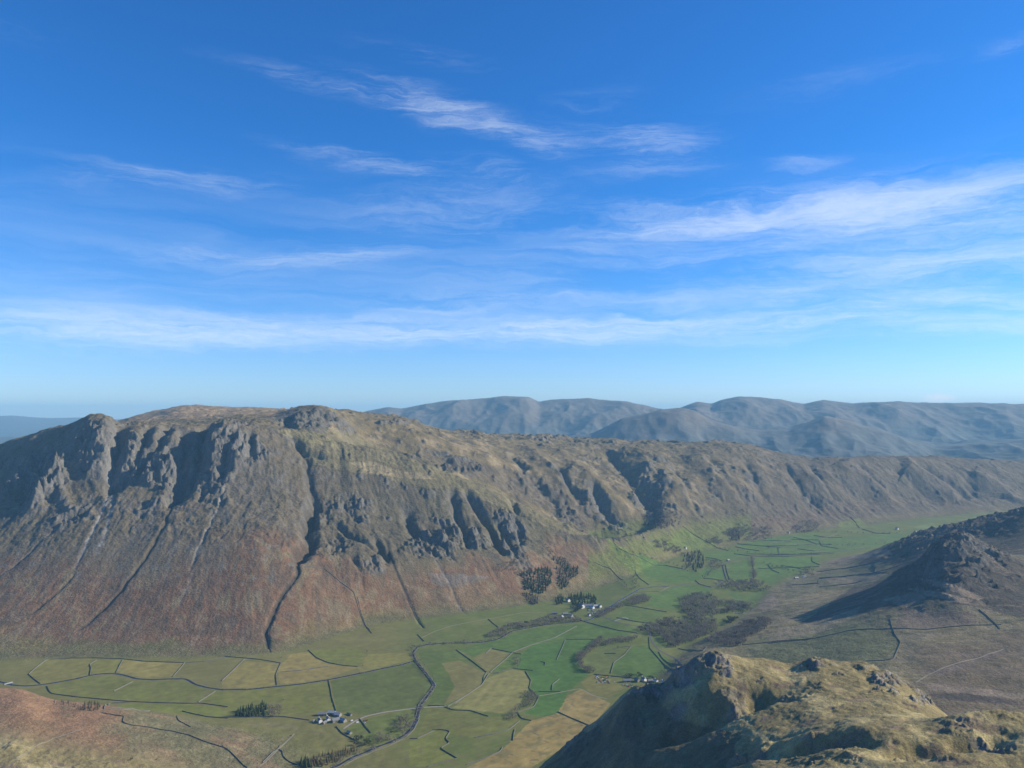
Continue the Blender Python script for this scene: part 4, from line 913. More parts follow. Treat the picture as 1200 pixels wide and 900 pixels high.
# ------------------------------------------------------------------ trees
def tube(vs, fs, a, b, ra, rb, n=5):
    a = np.array(a, float); b = np.array(b, float); d = b - a; d /= np.linalg.norm(d) + 1e-9
    u = np.cross(d, (0, 0, 1) if abs(d[2]) < .9 else (1, 0, 0)); u /= np.linalg.norm(u); v = np.cross(d, u); o = len(vs)
    for p, r in ((a, ra), (b, rb)):
        for k in range(n):
            t = 2 * math.pi * k / n; vs.append(tuple(p + r * (math.cos(t) * u + math.sin(t) * v)))
    for k in range(n): fs.append((o + k, o + (k + 1) % n, o + n + (k + 1) % n, o + n + k))
def bare_tree_mesh(R, h, wide, ntw):
    vs, fs = [], []; tips = []
    th = h * R.uniform(.22, .32); top = (R.uniform(-.3, .3), R.uniform(-.3, .3), th)
    tube(vs, fs, (0, 0, -.6), top, .055 * h ** .9, .04 * h ** .9, 7)
    for k in range(7):
        a = k * 2.4 + R.uniform(-.5, .5); el = R.uniform(.35, 1.25); L = h * R.uniform(.3, .45)
        e = (top[0] + math.cos(a) * math.cos(el) * L * wide, top[1] + math.sin(a) * math.cos(el) * L * wide, th + math.sin(el) * L)
        tube(vs, fs, top, e, .02 * h, .010 * h, 4)
        for q in range(4):
            a2 = a + R.uniform(-1.1, 1.1); el2 = R.uniform(.1, 1.2); L2 = h * R.uniform(.14, .26)
            e2 = (e[0] + math.cos(a2) * math.cos(el2) * L2 * wide, e[1] + math.sin(a2) * math.cos(el2) * L2 * wide, e[2] + math.sin(el2) * L2)
            tube(vs, fs, e, e2, .009 * h, .003 * h, 3); tips += [e2, tuple((np.array(e) + np.array(e2)) / 2)]
    cv, cf = [], []
    for k in range(ntw):
        p = np.array(R.choice(tips)) + np.array([R.gauss(0, .075 * h) for _ in range(3)])
        d = np.array([R.gauss(0, 1), R.gauss(0, 1), R.gauss(.5, .8)]); d /= np.linalg.norm(d); L = R.uniform(.05, .12) * h
        s = np.cross(d, [R.gauss(0, 1) for _ in range(3)]); s *= R.uniform(.012, .022) * h / (np.linalg.norm(s) + 1e-9); o = len(cv)
        cv += [tuple(p - s), tuple(p + s), tuple(p + d * L)]; cf.append((o, o + 1, o + 2))
    return (vs, fs), (cv, cf)
def conifer_mesh(R, h, rad, n, tw=.22, gap=.06):
    vs, fs = [], []; tube(vs, fs, (0, 0, -.6), (0, 0, h * .97), .022 * h, .004 * h, 6)
    cv, cf = [], []
    for k in range(n):
        t = R.random() ** 1.25; z = h * (gap + (1 - gap) * t); r = rad * (1 - t) ** .85 + .12
        r *= R.uniform(.55, 1.12); a = R.uniform(0, 2 * math.pi); r0 = r * R.uniform(0, .45)
        p = np.array([math.cos(a) * r0, math.sin(a) * r0, z]); q = np.array([math.cos(a) * r, math.sin(a) * r, z - r * R.uniform(.15, .45)])
        s = np.array([-math.sin(a), math.cos(a), R.uniform(-.3, .3)]) * r * R.uniform(.16, .32) * (tw / .22); o = len(cv); m = (p + q) / 2
        cv += [tuple(p), tuple(m + s), tuple(q), tuple(m - s)]; cf.append((o, o + 1, o + 2, o + 3))
    return (vs, fs), (cv, cf)
M_TRUNK = simple_mat('bark', (.085, .07, .058), .3, 1.5)
M_TWIG = simple_mat('bare_twigs', (.20, .17, .135), .3, .6, var=.4)
M_NEEDLE = simple_mat('conifer_needles', (.045, .07, .032), .35, .5, var=.25)
M_LARCH = simple_mat('larch_twigs', (.13, .105, .06), .3, .6, var=.2)
M_IVY = simple_mat('evergreen_leaves', (.05, .058, .036), .3, .6, var=.2)
R = random.Random(5)
def proto(name, meshes, m1, m2):
    (v1, f1_), (v2, f2_) = meshes
    a = bpy.data.meshes.new('trunk'); a.from_pydata(v1, [], f1_); a.materials.append(m1)
    b = bpy.data.meshes.new('crown'); b.from_pydata(v2, [], f2_); b.materials.append(m2)
    return (name, a, b, (np.array(v1), f1_, np.array(v2), f2_))
BARE = [proto('bare_tree', bare_tree_mesh(R, 11, R.uniform(1.0, 1.3), 340), M_TRUNK, M_TWIG) for _ in range(5)]
CONI = [proto('conifer_tree', conifer_mesh(R, 15, R.uniform(3.1, 3.9), 460, .27), M_TRUNK, M_NEEDLE) for _ in range(4)]
LARC = [proto('larch_tree', conifer_mesh(R, 14, R.uniform(2.5, 3.1), 300, .17, .12), M_TRUNK, M_LARCH) for _ in range(3)]
EVER = [proto('evergreen_tree', bare_tree_mesh(R, 10, 1.15, 900), M_TRUNK, M_IVY) for _ in range(2)]
def plant(pr, x, y, s, label, group=None, cat='tree'):
    nm, a, b, _ = pr
    t = bpy.data.objects.new(nm, None); t.empty_display_size = 1; COL.objects.link(t); t.location = (x, y, ground(x, y)); t.rotation_euler = (0, 0, rng.uniform(0, 6.28)); k = s * rng.uniform(.92, 1.1); t.scale = (s * rng.uniform(.9, 1.15), s * rng.uniform(.9, 1.15), k)
    tag(t, label, cat, group)
    for n_, me in (('trunk', a), ('crown', b)):
        o = bpy.data.objects.new(n_, me); COL.objects.link(o); o.parent = t
    return t
def inside(poly_, n, mind, ymin=1480):
    xs = [p[0] for p in poly_]; ys = [p[1] for p in poly_]; out = []; tries = 0
    while len(out) < n and tries < n * 30:
        tries += 1
        u, v = rng.uniform(min(xs), max(xs)), rng.uniform(min(ys), max(ys)); c = False
        for (x1, y1), (x2, y2) in zip(poly_, poly_[1:] + poly_[:1]):
            if (y1 > v) != (y2 > v) and u < (x2 - x1) * (v - y1) / (y2 - y1) + x1: c = not c
        if not c: continue
        p = hit(u, v, ymin)
        if p is None: continue
        if any((p[0] - q[0]) ** 2 + (p[1] - q[1]) ** 2 < mind * mind for q in out): continue
        out.append(p)
    return out
def along(P, gap, off):
    L = np.concatenate([[0], np.cumsum(np.hypot(*np.diff(P, axis=0).T))]); s = 0; out = []
    while s < L[-1]:
        out.append(np.array([np.interp(s, L, P[:, 0]) + rng.gauss(0, off), np.interp(s, L, P[:, 1]) + rng.gauss(0, off)])); s += gap * rng.uniform(.6, 1.5)
    return out
# clumps: where, kind, count, spacing, size range, label, group.  'wood' clumps give their first trees to individuals, the rest to one mass
CL = []
def clump(P, kind, n, mind, s0, s1, label, group):
    kn, ks = {'coni': (1.6, 1.12), 'larch': (1.35, 1.55), 'bare': (1.2, 1.12), 'ever': (1.1, 1.1)}[kind]
    CL.append((P, kind, int(n * kn), mind * .9, s0 * ks, s1 * ks, label, group))
c8 = lambda *p: crop(*C8, list(p)); c10 = lambda *p: crop(*C10, list(p)); c6 = lambda *p: crop(*C6, list(p)); c7 = lambda *p: crop(*C7, list(p)); c5 = lambda *p: crop(*C5, list(p)); c4 = lambda *p: crop(*C4, list(p)); c3 = lambda *p: crop(*C3, list(p))
clump(c8((580,385),(640,365),(700,360),(760,390),(830,392),(900,410),(900,437),(840,440),(760,450),(700,470),(640,475),(600,440)), 'bare', 240, 5, .8, 1.25, 'bare tree in the upper half of the brown wood on the dale floor', 'trees of the upper brown wood')
clump(c8((410,515),(480,490),(560,470),(660,480),(740,465),(765,515),(700,550),(640,572),(570,596),(530,588),(500,545),(430,535)), 'bare', 260, 5, .8, 1.25, 'bare tree in the lower half of the brown wood on the dale floor', 'trees of the lower brown wood')
clump(c8((700,570),(760,540),(820,525),(880,485),(960,470),(1000,470),(990,500),(940,535),(885,545),(870,585),(800,592),(750,585)), 'bare', 210, 5, .75, 1.2, 'bare tree in the copse at the foot of the striped tan slope', 'trees of the copse under the striped slope')
clump(c8((770,480),(830,460),(850,480),(790,500)), 'ever', 10, 8, .9, 1.2, 'dark evergreen in the gap between the brown wood and the copse', 'dark evergreens by the brown wood')
clump(c8((740,312),(790,305),(850,305),(900,300),(950,312),(985,335),(960,352),(860,350),(750,335)), 'bare', 90, 6, .8, 1.2, 'bare tree in the dark belt across the far meadows', 'trees of the belt across the far meadows')
clump(c8((600,200),(640,175),(670,170),(700,185),(692,240),(670,262),(640,265),(605,235)), 'coni', 46, 7, .8, 1.2, 'dark conifer in the clump beside the straight road of the far meadows', 'conifers beside the straight road')
clump(c8((700,210),(770,215),(778,245),(720,250)), 'bare', 24, 7, .8, 1.1, 'bare tree just right of the conifers by the straight road', 'bare trees beside the roadside conifers')
clump(c8((470,122),(520,135),(560,150),(600,165),(610,190),(540,180),(480,160)), 'bare', 44, 7, .8, 1.2, 'bare tree below the white cottage at the gill foot', 'trees below the white cottage')
clump(c8((440,40),(470,20),(540,30),(600,55),(520,80),(460,65)), 'coni', 30, 8, .7, 1.1, 'dark tree in the wood filling the foot of the shaded gill', 'trees in the shaded gill')
clump(c8((770,100),(800,80),(860,62),(930,62),(985,75),(995,118),(900,128),(810,132)), 'bare', 110, 8, .8, 1.3, 'bare tree in the wood under the far fell at the bend of the dale', 'trees of the wood at the bend')
clump(c8((800,92),(830,70),(850,75),(850,125),(820,128)), 'coni', 22, 8, .9, 1.2, 'tall conifer in the wood under the far fell at the bend of the dale', 'conifers of the wood at the bend')
clump(c8((700,122),(750,115),(785,130),(760,142),(710,140)), 'bare', 26, 7, .8, 1.1, 'bare tree in the small patch left of the wood at the bend', 'patch of trees before the bend')
clump(c8((1080,75),(1120,45),(1180,38),(1200,60),(1190,90),(1110,95)), 'bare', 44, 9, .9, 1.3, 'bare tree around the distant hamlet at the fell foot', 'trees around the distant hamlet')
clump(c8((898,205),(910,200),(925,290),(908,295)), 'bare', 26, 6, .7, 1.0, 'bare tree in the straight line running down the far meadows', 'line of trees in the far meadows')
clump(c8((355,395),(400,370),(440,365),(460,385),(440,402),(375,412)), 'bare', 54, 6, .75, 1.1, 'bare tree in the dark grove by the river right of the white inn', 'grove by the river at the inn')
clump(c8((1110,270),(1140,245),(1170,250),(1175,285),(1120,288)), 'bare', 14, 8, .9, 1.2, 'bare tree around the lone farmhouse in the far right meadows', 'trees around the lone farmhouse')
clump(c8((100,378),(140,362),(185,360),(225,385),(215,405),(160,410),(120,418)), 'coni', 34, 7, .8, 1.15, 'dark conifer behind the white inn', 'conifers behind the inn')
clump(c8((35,395),(60,370),(78,385),(72,405),(45,408)), 'coni', 9, 8, .8, 1.1, 'dark conifer left of the small white house above the inn', 'conifers by the small white house')
clump(c8((110,425),(150,408),(160,425),(130,445)), 'ever', 12, 7, .8, 1.1, 'dark evergreen in front of the white inn', 'evergreens before the inn')
clump(c10((440,480),(500,450),(580,430),(640,410),(700,395),(750,430),(745,540),(690,600),(665,655),(600,660),(540,640),(470,615)), 'coni', 60, 8, .75, 1.15, 'dark green conifer in the larger plantation on the fellside above the inn', 'conifers of the larger fellside plantation')
clump(c10((440,650),(540,660),(605,690),(605,745),(560,765),(490,715)), 'coni', 26, 7, .55, .85, 'low dark conifer in the strip below the larger fellside plantation', 'conifers of the lower strip')
clump(c10((750,300),(820,285),(880,290),(900,375),(840,385),(780,350)), 'coni', 18, 8, .6, .95, 'dark green conifer in the highest small clump of the fellside plantations', 'conifers of the highest clump')
clump(c10((790,410),(880,395),(1010,390),(1012,470),(930,500),(905,580),(850,612),(800,560),(810,480)), 'coni', 40, 8, .75, 1.1, 'dark green conifer in the right hand fellside plantation above the inn', 'conifers of the right hand plantation')
clump(c10((600,120),(640,130),(720,190),(760,230),(740,250),(680,210),(610,160)), 'bare', 34, 8, .5, .85, 'bare scrub tree in the steep gully above the plantations', 'scrub in the gully above the plantations')
clump(c10((280,330),(340,350),(420,440),(440,470),(400,480),(330,420),(200,440),(160,400)), 'bare', 36, 9, .45, .75, 'bare scrub tree under the crags left of the plantations', 'scrub under the crags')
clump(c3((600,650),(700,630),(800,660),(790,710),(720,720),(640,690)), 'bare', 64, 9, .6, 1.0, 'bare tree in the grey wood at the foot of the long dark gill', 'grey wood in the long gill')
clump(c6((70,625),(90,600),(150,585),(190,570),(235,565),(230,630),(150,632)), 'coni', 22, 6, .65, .95, 'dark conifer in the clump left of the white farm', 'conifer clump left of the farm')
clump(c6((238,580),(300,575),(330,615),(320,632),(240,632)), 'bare', 12, 6, .65, .95, 'bare tree at the right end of the conifer clump by the farm', 'bare trees beside the farm conifers')
clump(c5((430,565),(480,552),(530,570),(528,608),(470,608),(435,590)), 'larch', 17, 5, .34, .52, 'brown larch behind the brow of the bracken hummock', 'brown larches behind the hummock')
clump(c5((275,548),(340,545),(420,565),(430,590),(380,572),(290,568)), 'coni', 12, 6, .26, .4, 'dark low conifer tucked behind the bracken hummock', 'dark conifers behind the hummock')
clump(c6((430,880),(480,850),(560,830),(640,805),(700,790),(720,810),(640,850),(560,890),(480,900)), 'larch', 48, 4.5, .4, .62, 'brown larch in the row at the bottom below the farm', 'larch row below the farm')
clump(c6((415,868),(455,860),(460,900),(420,900)), 'coni', 5, 6, .7, .95, 'dark conifer at the left end of the larch row', 'conifers at the end of the larch row')
clump(c6((690,745),(760,735),(775,775),(720,790),(690,775)), 'ever', 7, 6, .7, 1.0, 'dark round evergreen just below the white farm', 'round evergreens below the farm')
clump(c6((805,750),(840,720),(880,735),(870,770),(820,775)), 'bare', 7, 7, .7, .95, 'bare tree between the round evergreens and the beck', 'bare trees by the beck below the farm')
clump(c6((910,690),(930,640),(975,640),(990,690),(960,720),(920,715)), 'bare', 10, 7, .8, 1.1, 'bare tree in the beck side group right of the farm yard', 'bare trees right of the farm yard')
clump(c7((985,230),(1010,215),(1005,255),(960,285),(920,310),(905,340),(910,375),(960,385),(975,400),(920,395),(885,360),(880,320),(930,275)), 'bare', 62, 5, .7, 1.05, 'bare tree on the curved river bend through the bright green meadows', 'trees on the river bend')
clump(c7((1000,235),(1100,215),(1200,210),(1195,235),(1100,240),(1020,255)), 'bare', 40, 6, .55, .9, 'bare scrubby tree on the old river course right of the bend', 'scrub on the old river course')
clump(c7((400,205),(450,180),(500,160),(530,180),(480,212),(420,215)), 'bare', 30, 5, .6, .9, 'bare tree where the river leaves the beck corner', 'riverside trees, left group')
clump(c7((500,150),(600,135),(720,105),(900,105),(900,128),(760,142),(600,165),(530,172)), 'bare', 110, 5, .6, 1.0, 'bare tree in the long riverside belt below the inn', 'trees of the long riverside belt')
clump(c7((970,100),(1040,60),(1120,35),(1130,48),(1050,85),(1000,112)), 'bare', 50, 5, .6, .95, 'bare tree along the river right of the inn', 'riverside trees right of the inn')
clump(c7((545,325),(575,300),(590,320),(575,370),(550,360)), 'bare', 9, 7, .5, .75, 'bare thorn tree in the field corner above the pale hay field', 'thorns above the hay field')
clump(c7((600,505),(650,495),(680,530),(640,570),(560,600),(545,598),(610,550)), 'bare', 44, 5, .4, .65, 'brown scrub tree at the right edge of the pale hay field', 'scrub beside the hay field')
clump(c7((505,620),(560,610),(565,640),(510,645)), 'bare', 9, 7, .5, .7, 'brown scrub tree at the lower tip of the pale hay field', 'scrub at the tip of the hay field')
clump(c7((1130,410),(1200,405),(1290,425),(1290,438),(1140,425)), 'ever', 10, 7, .6, .8, 'dark hedge tree along the back of the campsite', 'hedge trees behind the campsite')
masses = {}
counts = {'bare': 0, 'coni': 0, 'larch': 0, 'ever': 0}
SETS = {'bare': BARE, 'coni': CONI, 'larch': LARC, 'ever': EVER}
allp = []
for P, kind, n, mind, s0, s1, lab, grp in CL:
    for p in inside(P, n, mind, 1050 if min(q[1] for q in P) > 860 else 1250):
        s = rng.uniform(s0, s1)
        if kind == 'bare' and n > 80 and rng.random() < .07: allp.append((s / p[1], 'ever', p, s * .95, lab.replace('bare tree', 'dark evergreen'), grp))
        else: allp.append((s / p[1], kind, p, s, lab, grp))
for P, gap, off, s0, s1, lab, grp in [(BECK_S, 7, 5, .35, .75, 'small bare tree on the bank of the beck bend right of the farm', 'trees along the beck bend'), (BECK_E, 5, 5, .4, .75, 'small bare tree on the beck below the fell wall corner', 'trees along the beck under the fell'),
                                     (BECK_W2, 22, 4, .2, .42, 'small bush on the beck above the large green field', 'bushes along the upper beck')]:
    for p in along(P, gap, off):
        s = rng.uniform(s0, s1); allp.append((s / p[1], 'bare', p, s, lab, grp))
# lines of hedgerow trees in the far meadows
for cr, pts, gap, lab, grp in [(C8, [(740,150),(850,175),(1000,186),(1200,186)], 22, 'hedgerow tree along the far road', 'hedgerow trees on the far road'), (C8, [(690,290),(760,240),(770,225)], 16, 'hedgerow tree by the straight road', 'hedgerow trees on the straight road'),
                               (C4, [(0,745),(150,725),(330,735),(500,745),(640,735)], 26, 'tiny distant tree at the foot of the far fell', 'distant fell foot trees'), (C4, [(0,810),(180,800),(400,795),(560,790)], 40, 'tiny distant hedgerow tree in the farthest meadows', 'hedgerow trees in the farthest meadows'),
                               (C8, [(960,225),(1010,250),(1040,240),(1060,260),(1090,262)], 14, 'bare tree scattered in the far right meadows', 'scattered meadow trees'),
                               (C8, [(405,185),(470,210),(550,225),(620,262)], 18, 'thorn tree on the green slope under the spur', 'thorns on the green slope'), (C8, [(320,310),(370,345),(395,330),(390,260)], 12, 'bare tree at the foot of the green slope above the river', 'trees under the green slope')]:
    for p in along(W(cr, pts, 1900, 10), gap, 6):
        s = rng.uniform(.55, 1.0); allp.append((s / p[1], 'bare', p, s, lab, grp))
allp.sort(key=lambda q: -q[0])
cap = {'bare': 296, 'coni': 290, 'larch': 290, 'ever': 100}
for _, kind, p, s, lab, grp in allp:
    pr = rng.choice(SETS[kind]); counts[kind] += 1
    if counts[kind] <= cap[kind]: plant(pr, p[0], p[1], s, lab, grp)
    else: masses.setdefault(kind, []).append((pr, p, s))
for kind, lst in masses.items():
    for tr, nm, mt in ((0, 'wood_stems', M_TRUNK), (2, 'woodland', M_TWIG)):
        vv, ff, o = [], [], 0
        for pr, p, s in lst:
            a = rng.uniform(0, 6.28) if tr == 2 else 0; ca, sa = math.cos(a), math.sin(a)
            v, f = pr[3][tr], pr[3][tr + 1]
            q = v * s; q = np.stack([q[:, 0] * ca - q[:, 1] * sa + p[0], q[:, 0] * sa + q[:, 1] * ca + p[1], q[:, 2] + ground(p[0], p[1])], 1)
            vv.append(q); ff += [tuple(i + o for i in t) for t in f]; o += len(v)
        ob = mesh_obj(nm, np.vstack(vv), ff, mt); ob['kind'] = 'stuff'
        tag(ob, 'brown mass of smaller bare trees filling the woods of the dale' if tr else 'grey stems of the smaller bare trees in the woods of the dale', 'woodland')
print('trees', counts, round(time.time() - T0, 1))
# single trees that stand alone
for cr, x, y, kind, s, lab in [(C6,765,290,'bare',.6,'lone bare tree standing in the green field under the fell walls'),(C6,725,402,'ever',.35,'dark round bush on the beck below the lone tree'),(C6,845,377,'ever',.28,'small dark bush on the beck right of the round bush'),
                              (C6,742,362,'bare',.4,'small thorn at the end of the curved dark wall'),(C6,312,322,'bare',.5,'thorn at the wall corner below the great ghyll'),(C6,318,545,'bare',.45,'lone thin tree in the meadow above the conifer clump'),
                              (C6,20,580,'bare',.35,'solitary thorn in the meadow at the left of the conifer clump'),(C6,892,715,'ever',.5,'upright dark evergreen at the beck right of the farm'),(C6,362,735,'ever',.4,'dark bush on the rough knoll left of the farm'),
                              (C7,1095,270,'bare',.7,'lone bare tree in the olive field inside the river bend'),(C6,1005,262,'bare',.7,'tall bare tree at the sharp corner of the beck'),(C7,285,235,'bare',.7,'bare tree on the beck above the brown field'),
                              (C5,690,862,'ever',.5,'dark bush low on the rough slope at bottom left'),(C5,826,857,'ever',.3,'small dark bush right of the big bush on the rough slope'),(C5,60,800,'ever',.2,'tiny dark bush on the bracken hummock beside the path')]:
    u, v = crop(*cr, [(x, y)])[0]; p = hit(u, v, 1000)
    plant(SETS[kind][hash(lab) % 1 if False else len(lab) % len(SETS[kind])], p[0], p[1], s, lab)
# ------------------------------------------------------------------ buildings, cars, tents, bridge
M_WHITE = simple_mat('whitewash', (.78, .77, .74), .06, 1.0); M_RUB = simple_mat('rubble_stone', (.24, .23, .215), .3, 2.0); M_SLATE = simple_mat('slate_roof', (.19, .20, .215), .25, 1.5); M_PALER = simple_mat('sheet_roof', (.34, .37, .40), .12, .6)
M_GLASS = simple_mat('window_glass', (.03, .035, .045), .1, 1, .1); M_DOOR = simple_mat('door_paint', (.08, .10, .09), .1, 2); M_TYRE = simple_mat('rubber', (.02, .02, .02), .1, 5)
def boxv(x0, x1, y0, y1, z0, z1): return [(x, y, z) for x in (x0, x1) for y in (y0, y1) for z in (z0, z1)]
BF = [(0, 1, 3, 2), (4, 6, 7, 5), (0, 4, 5, 1), (2, 3, 7, 6), (0, 2, 6, 4), (1, 5, 7, 3)]
def part(name, parent, vs, fs, mat): return mesh_obj(name, vs, fs, mat, parent)
def house(p, rot, L, D, H, label, wmat=None, rmat=None, chim=2, name='house', cat='house', group=None, wins=True, pitch=.55):
    wmat = wmat or M_WHITE; rmat = rmat or M_SLATE
    g = min(ground(p[0] + dx, p[1] + dy) for dx in (-L / 2, L / 2) for dy in (-D / 2, D / 2)); g = (g + ground(p[0], p[1])) / 2
    t = bpy.data.objects.new(name, None); COL.objects.link(t); t.location = (p[0], p[1], g); t.rotation_euler = (0, 0, math.radians(rot)); tag(t, label, cat, group)
    l, d, rh = L / 2, D / 2, D / 2 * pitch * 1.25
    part('wall', t, [(-l, -d, -1.5), (l, -d, -1.5), (l, d, -1.5), (-l, d, -1.5), (-l, -d, H), (l, -d, H), (l, d, H), (-l, d, H), (-l, 0, H + rh), (l, 0, H + rh)],
         [(0, 1, 5, 4), (2, 3, 7, 6), (1, 2, 6, 9, 5), (3, 0, 4, 8, 7), (4, 5, 9, 8), (6, 7, 8, 9)], wmat)
    e, th = .45, .22; lo = H - e * rh / d
    prof = [(-d - e, lo + .05), (0, H + rh + .05), (d + e, lo + .05), (d + e, lo + .05 + th), (0, H + rh + .05 + th * 1.2), (-d - e, lo + .05 + th)]
    vs = [(s * (l + .35), y, z) for s in (-1, 1) for y, z in prof]
    rf = part('roof', t, vs, [(0, 1, 4, 5), (1, 2, 3, 4), (11, 10, 7, 6), (10, 9, 8, 7), (0, 6, 7, 1), (1, 7, 8, 2), (2, 8, 9, 3), (3, 9, 10, 4), (4, 10, 11, 5), (5, 11, 6, 0)], rmat)
    for s in ((-1, 1) if chim == 2 else (1,) if chim == 1 else ()):
        cx = s * (l - .7); vs = boxv(cx - .55, cx + .55, -.5, .5, H + rh - .5, H + rh + 1.5) + boxv(cx - .68, cx + .68, -.63, .63, H + rh + 1.5, H + rh + 1.7)
        part('chimney', rf, vs, BF + [tuple(i + 8 for i in f) for f in BF], wmat)
    if wins:
        n = max(2, int(L / 3.2)); rows = (1.0, 3.5) if H > 4.4 else (1.0,)
        for side in (-1, 1):
            for r in rows:
                for k in range(n):
                    x = -l + (k + .5) * L / n
                    if r == 1.0 and k == n // 2 and side == -1: continue
                    w_ = part('window', t, boxv(x - .6, x + .6, side * d - .06, side * d + .06, r, r + 1.3), BF, M_GLASS)
                    part('sill', w_, boxv(x - .75, x + .75, side * (d + .1) - .12, side * (d + .1) + .12, r - .17, r - .02), BF, M_RUB)
        for z in (H - 1.6,):
            part('window', t, boxv(l - .06, l + .06, -.5, .5, z, z + 1.2), BF, M_GLASS)
        x = -l + (n // 2 + .5) * L / n; part('door', t, boxv(x - .5, x + .5, -d - .08, -d + .05, 0, 2.1), BF, M_DOOR)
    else:
        part('door', t, boxv(-1.6, 1.6, -d - .08, -d + .05, 0, min(3.2, H - .4)), BF, M_DOOR)
    return t
at = lambda cr, x, y: hit(*crop(*cr, [(x, y)])[0], 1250)
CF = ((340, 810), 9.23); CO = ((620, 690), 10.0); CW = ((670, 760), 7.5)
RB, SL, PR = M_RUB, M_SLATE, M_PALER
for cr, x, y, rot, L, D, H, lab, wm, rm, ch, nm, cat, wn in [
 (CF,322,335,122,11,7,5.2,'white gabled farmhouse at the left end of the farm yard',M_WHITE,SL,2,'farmhouse','house',True),
 (CF,412,315,118,12,6.5,4.6,'second white house of the farm, right of the gabled farmhouse',M_WHITE,SL,1,'farmhouse','house',True),
 (CF,350,262,5,17,8,4.2,'long grey slate barn behind the white farmhouse',RB,SL,0,'barn','barn',False),
 (CF,450,248,-10,15,8,4.2,'grey stone barn at the back of the farm, under the straight wall',RB,PR,0,'barn','barn',False),
 (CF,515,268,-20,13,9,4,'pale roofed shed at the back right of the farm',RB,PR,0,'shed','shed',False),
 (CF,490,330,35,14,9,4.5,'stone barn in shade in the middle of the farm yard',RB,SL,0,'barn','barn',False),
 (CF,572,330,-35,13,9,4,'grey roofed shed at the right of the farm yard',RB,PR,0,'shed','shed',False),
 (CF,640,258,-38,12,4,2.6,'narrow low building slanting behind the farm track',RB,SL,0,'shed','shed',False),
 (CF,640,455,-40,10,6,3,'pale blue roofed shed standing alone below the farm',RB,PR,0,'shed','shed',False),
 (CF,262,330,40,6,5,2.8,'tiny outhouse at the left end of the farm',M_WHITE,SL,0,'outhouse','outhouse',False),
 (CF,372,348,60,9,5,3,'low stone outbuilding in front of the white farmhouse',RB,SL,0,'outhouse','outhouse',False),
 (CO,455,150,125,10,8,5.6,'small white house alone above the inn among conifers',M_WHITE,SL,1,'house','house',True),
 (CO,612,222,125,14,10,7,'tall white gabled inn in front of dark conifers',M_WHITE,SL,2,'inn','inn',True),
 (CO,690,215,5,20,9,5.5,'long white wing of the inn beside its tall gable',M_WHITE,SL,1,'inn','inn',True),
 (CO,790,215,10,14,8,4,'grey outbuilding at the right end of the inn',RB,PR,0,'outbuilding','barn',False),
 (CO,425,312,15,13,8,4.8,'grey stone house below the inn by the riverside belt',RB,SL,1,'house','house',True),
 (CO,492,330,122,10,7,4.8,'white cottage in the group below the inn',M_WHITE,SL,1,'cottage','house',True),
 (CO,652,208,128,9,8,5.5,'white cottage squeezed between the inn gable and its long wing',M_WHITE,SL,1,'cottage','house',True),
 (CO,745,232,125,8,7,5,'small white annex in front of the long inn wing',M_WHITE,PR,0,'annex','house',True),
 (CO,830,215,122,8,7,4.6,'white cottage at the far right end of the inn group',M_WHITE,SL,1,'cottage','house',True),
 (CO,705,318,120,7,6,4,'white cottage in front of the inn car park',M_WHITE,SL,1,'cottage','house',True),
 (CO,300,296,0,12,7,3.6,'low stone barn at the left of the group below the inn',RB,SL,0,'barn','barn',False),
 (CO,385,345,70,9,7,4,'small stone barn in the front of the group below the inn',RB,PR,0,'barn','barn',False),
 (CW,575,290,124,11,8,5.4,'pale house with a gable to the front, left of two by the campsite lane',RB,SL,1,'house','house',True),
 (CW,632,285,124,11,8,5.6,'white house with a gable to the front, right of two by the campsite lane',M_WHITE,SL,2,'house','house',True),
 (CW,490,290,5,20,8,3.6,'long dark roofed barn beside the campsite',RB,SL,0,'barn','barn',False),
 (CW,690,290,15,12,7,3.6,'stone barn right of the white house on the campsite lane',RB,SL,0,'barn','barn',False),
 (CW,742,290,120,9,6,4,'pale cottage near the shaded end of the sunlit crag',M_WHITE,PR,1,'cottage','house',True),
 (CW,805,300,120,9,6,4,'rightmost cottage, half hidden by the sunlit crag',M_WHITE,PR,1,'cottage','house',True),
 (C8,612,160,122,12,8,5.5,'white cottage alone under the far gill',M_WHITE,SL,1,'cottage','house',True),
 (C8,1135,285,20,14,8,5,'lone farmhouse among trees in the far right meadows',M_WHITE,SL,1,'farmhouse','house',True),
 (C8,1100,292,20,16,9,4,'grey barn left of the lone farmhouse in the far right meadows',RB,PR,0,'barn','barn',False),
 (C8,800,215,30,12,8,4.5,'grey house beside the bend of the far road',RB,PR,1,'house','house',True),
 (C4,98,738,60,13,9,5.5,'white house at the left of the distant hamlet',M_WHITE,SL,1,'house','house',True),
 (C4,140,735,30,14,9,5,'stone house right of the white house in the distant hamlet',RB,SL,1,'house','house',True),
 (C4,604,722,122,14,10,7,'distant white house at the far end of the dale',M_WHITE,SL,1,'house','house',True),
 (C4,690,738,20,16,9,5,'distant pale building right of the farthest white house',RB,PR,0,'building','house',True)]:
    if cr is CO: L, D, H = L * 1.3, D * 1.2, H * 1.2
    house(at(cr, x, y), rot, L, D, H, lab, wm, rm, ch, nm, cat, None, wn)

